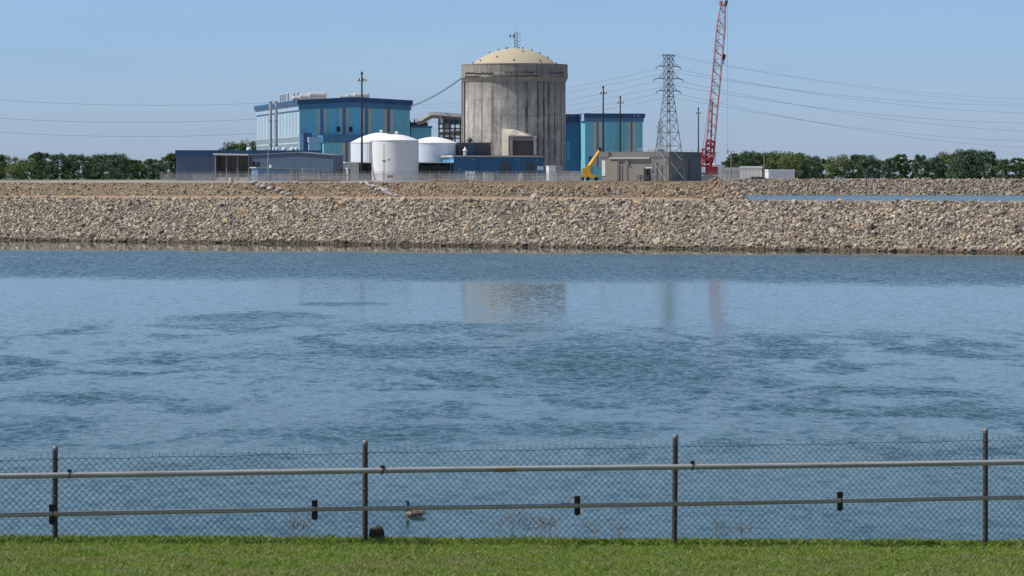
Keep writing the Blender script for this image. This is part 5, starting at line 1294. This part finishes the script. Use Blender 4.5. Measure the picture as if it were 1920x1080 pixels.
# ------------------------------------------------------------------ goose on the water
GD = F*HC/(969-Y0); gx = xat(779, GD)
spine = [(.47,.215,.006,.02),(.44,.205,.022,.055),(.38,.19,.05,.085),(.29,.165,.095,.125),(.17,.145,.135,.16),(.03,.135,.155,.18),(-.11,.13,.155,.18),(-.22,.145,.14,.155),(-.30,.185,.115,.115),(-.335,.25,.08,.075),(-.335,.33,.068,.06),(-.32,.42,.056,.05),(-.305,.51,.052,.047),(-.305,.585,.052,.047),(-.325,.64,.062,.05),(-.365,.665,.058,.047),(-.405,.662,.034,.030),(-.425,.655,.020,.021),(-.46,.648,.013,.018),(-.49,.643,.004,.008)]
n = 20; vs = []; fs = []; mt = []
for i, (x, z, rh, rw) in enumerate(spine):
    a = Vector((spine[max(i-1,0)][0],0,spine[max(i-1,0)][1])); b = Vector((spine[min(i+1,len(spine)-1)][0],0,spine[min(i+1,len(spine)-1)][1])); d = (b-a).normalized(); u = Vector((0,1,0)); w = d.cross(u)
    for k in range(n):
        q_ = 2*math.pi*k/n; fl_ = 1.0
        vs.append(Vector((x,0,z)) + u*(rw*math.cos(q_)) + w*(rh*math.sin(q_)))
mb = MB()
wz = (Vector((-1,0,0)).cross(Vector((0,1,0)))).z              # sign of "up" in w for a body ring
for i in range(len(spine)-1):
    for k in range(n):
        q_ = 2*math.pi*(k+.5)/n; upk = math.sin(q_)*(1 if wz > 0 else -1)
        if i >= 9: m_ = 3
        elif i >= 7: m_ = 1 if i == 7 and upk < .5 or i == 8 else 0
        elif i <= 2: m_ = 3 if upk > .2 else 2
        else: m_ = 0 if upk > -.25 else (1 if i > 4 else 2)
        if i in (14,) and abs(math.cos(q_)) > .9: m_ = 2
        fs.append((i*n+k, i*n+(k+1)%n, (i+1)*n+(k+1)%n, (i+1)*n+k)); mt.append(m_)
fs += [tuple(range(n)), tuple(range((len(spine)-1)*n, len(spine)*n))]; mt += [3,3]
mb.v = [tuple(v) for v in vs]; mb.f = fs; mb.m = mt
gb, t, bs = nt('goose_brown'); co = objco(t)
wv_ = noise(t, mapping(t, co, (22, 6, 30)), 1, 3, .6)
t.links.new(ramp(t, wv_, [(.35,(.055,.04,.028)),(.5,(.115,.085,.06)),(.62,(.25,.19,.14))]), bs.inputs['Base Color']); bs.inputs['Roughness'].default_value=.8
goose = mb.build('goose', [gb, paint('goose_breast', (.42,.34,.26), .8), paint('goose_white', (.70,.68,.63), .8), paint('goose_black', (.014,.013,.013), .6)], smooth=True, angle=180, loc=(gx, GD, -.03), rotz=R(4)); goose.scale = (1.08, 1.15, 1.1)
tag(goose, 'brown goose with black neck swimming left behind the fence', 'goose')

# ------------------------------------------------------------------ sky, sun, camera
SUN_EL = R(55); toward = Vector((-.992, -.125, 0)).normalized()
wd = bpy.data.worlds.new('World'); bpy.context.scene.world = wd; wd.use_nodes = True
t = wd.node_tree; bg = t.nodes['Background']; sky = t.nodes.new('ShaderNodeTexSky'); sky.sky_type = 'NISHITA'; sky.sun_disc = False
sky.sun_elevation = SUN_EL; sky.sun_rotation = math.atan2(toward.x, toward.y); sky.altitude = 100; sky.air_density = 1.0; sky.dust_density = .3; sky.ozone_density = 3.0
tc = t.nodes.new('ShaderNodeTexCoord'); sz_ = t.nodes.new('ShaderNodeSeparateXYZ'); t.links.new(tc.outputs['Generated'], sz_.inputs[0])
tn = ramp(t, sz_.outputs[2], [(0, (.60,.775,1.0)), (.02, (.60,.785,.96)), (.05, (.60,.80,.92)), (.07, (.70,.80,.79)), (.12, (.77,.80,.655)), (1, (.79,.80,.63))])
tint = t.nodes.new('ShaderNodeMix'); tint.data_type = 'RGBA'; tint.blend_type = 'MULTIPLY'; tint.inputs[0].default_value = 1
hz = noise(t, mapping(t, tc.outputs['Generated'], (3, 3, 26)), 2.5, 4, .55); hz2 = mix(t, 1.0, sky.outputs[0], ramp(t, hz, [(.3, (.965,.975,.985)), (.7, (1.03,1.02,1.01))]), 'MULTIPLY')
t.links.new(hz2, tint.inputs[6]); t.links.new(tn, tint.inputs[7])
gain = t.nodes.new('ShaderNodeMix'); gain.data_type = 'RGBA'; gain.blend_type = 'MULTIPLY'; gain.inputs[0].default_value = 1; gain.inputs[7].default_value = (1.04, 1.04, 1.40, 1)
t.links.new(tint.outputs[2], gain.inputs[6]); t.links.new(gain.outputs[2], bg.inputs[0]); bg.inputs[1].default_value = .10
sd_ = bpy.data.lights.new('sun', 'SUN'); sd_.energy = 4.6; sd_.angle = R(.53); sd_.color = (1, .955, .88)
so = bpy.data.objects.new('sun', sd_); C.objects.link(so)
dirv = Vector((toward.x*math.cos(SUN_EL), toward.y*math.cos(SUN_EL), math.sin(SUN_EL)))
so.rotation_euler = dirv.to_track_quat('Z', 'Y').to_euler(); so.location = (-100, 300, 200)
cam = bpy.data.cameras.new('camera'); co_ = bpy.data.objects.new('camera', cam); C.objects.link(co_)
cam.sensor_width = 36; cam.sensor_fit = 'HORIZONTAL'; cam.lens = 36*F/1920; cam.clip_start = .5; cam.clip_end = 20000
cam.shift_y = -(540-Y0)/1920
co_.location = (0, 0, HC); co_.rotation_euler = (R(90), 0, 0)
S_ = bpy.context.scene; S_.camera = co_
S_.view_settings.view_transform = 'Standard'; S_.view_settings.look = 'None'; S_.view_settings.exposure = 0; S_.view_settings.gamma = 1
S_.render.resolution_x, S_.render.resolution_y = 1024, 576
S_.cycles.max_bounces = 8; S_.cycles.use_denoising = True
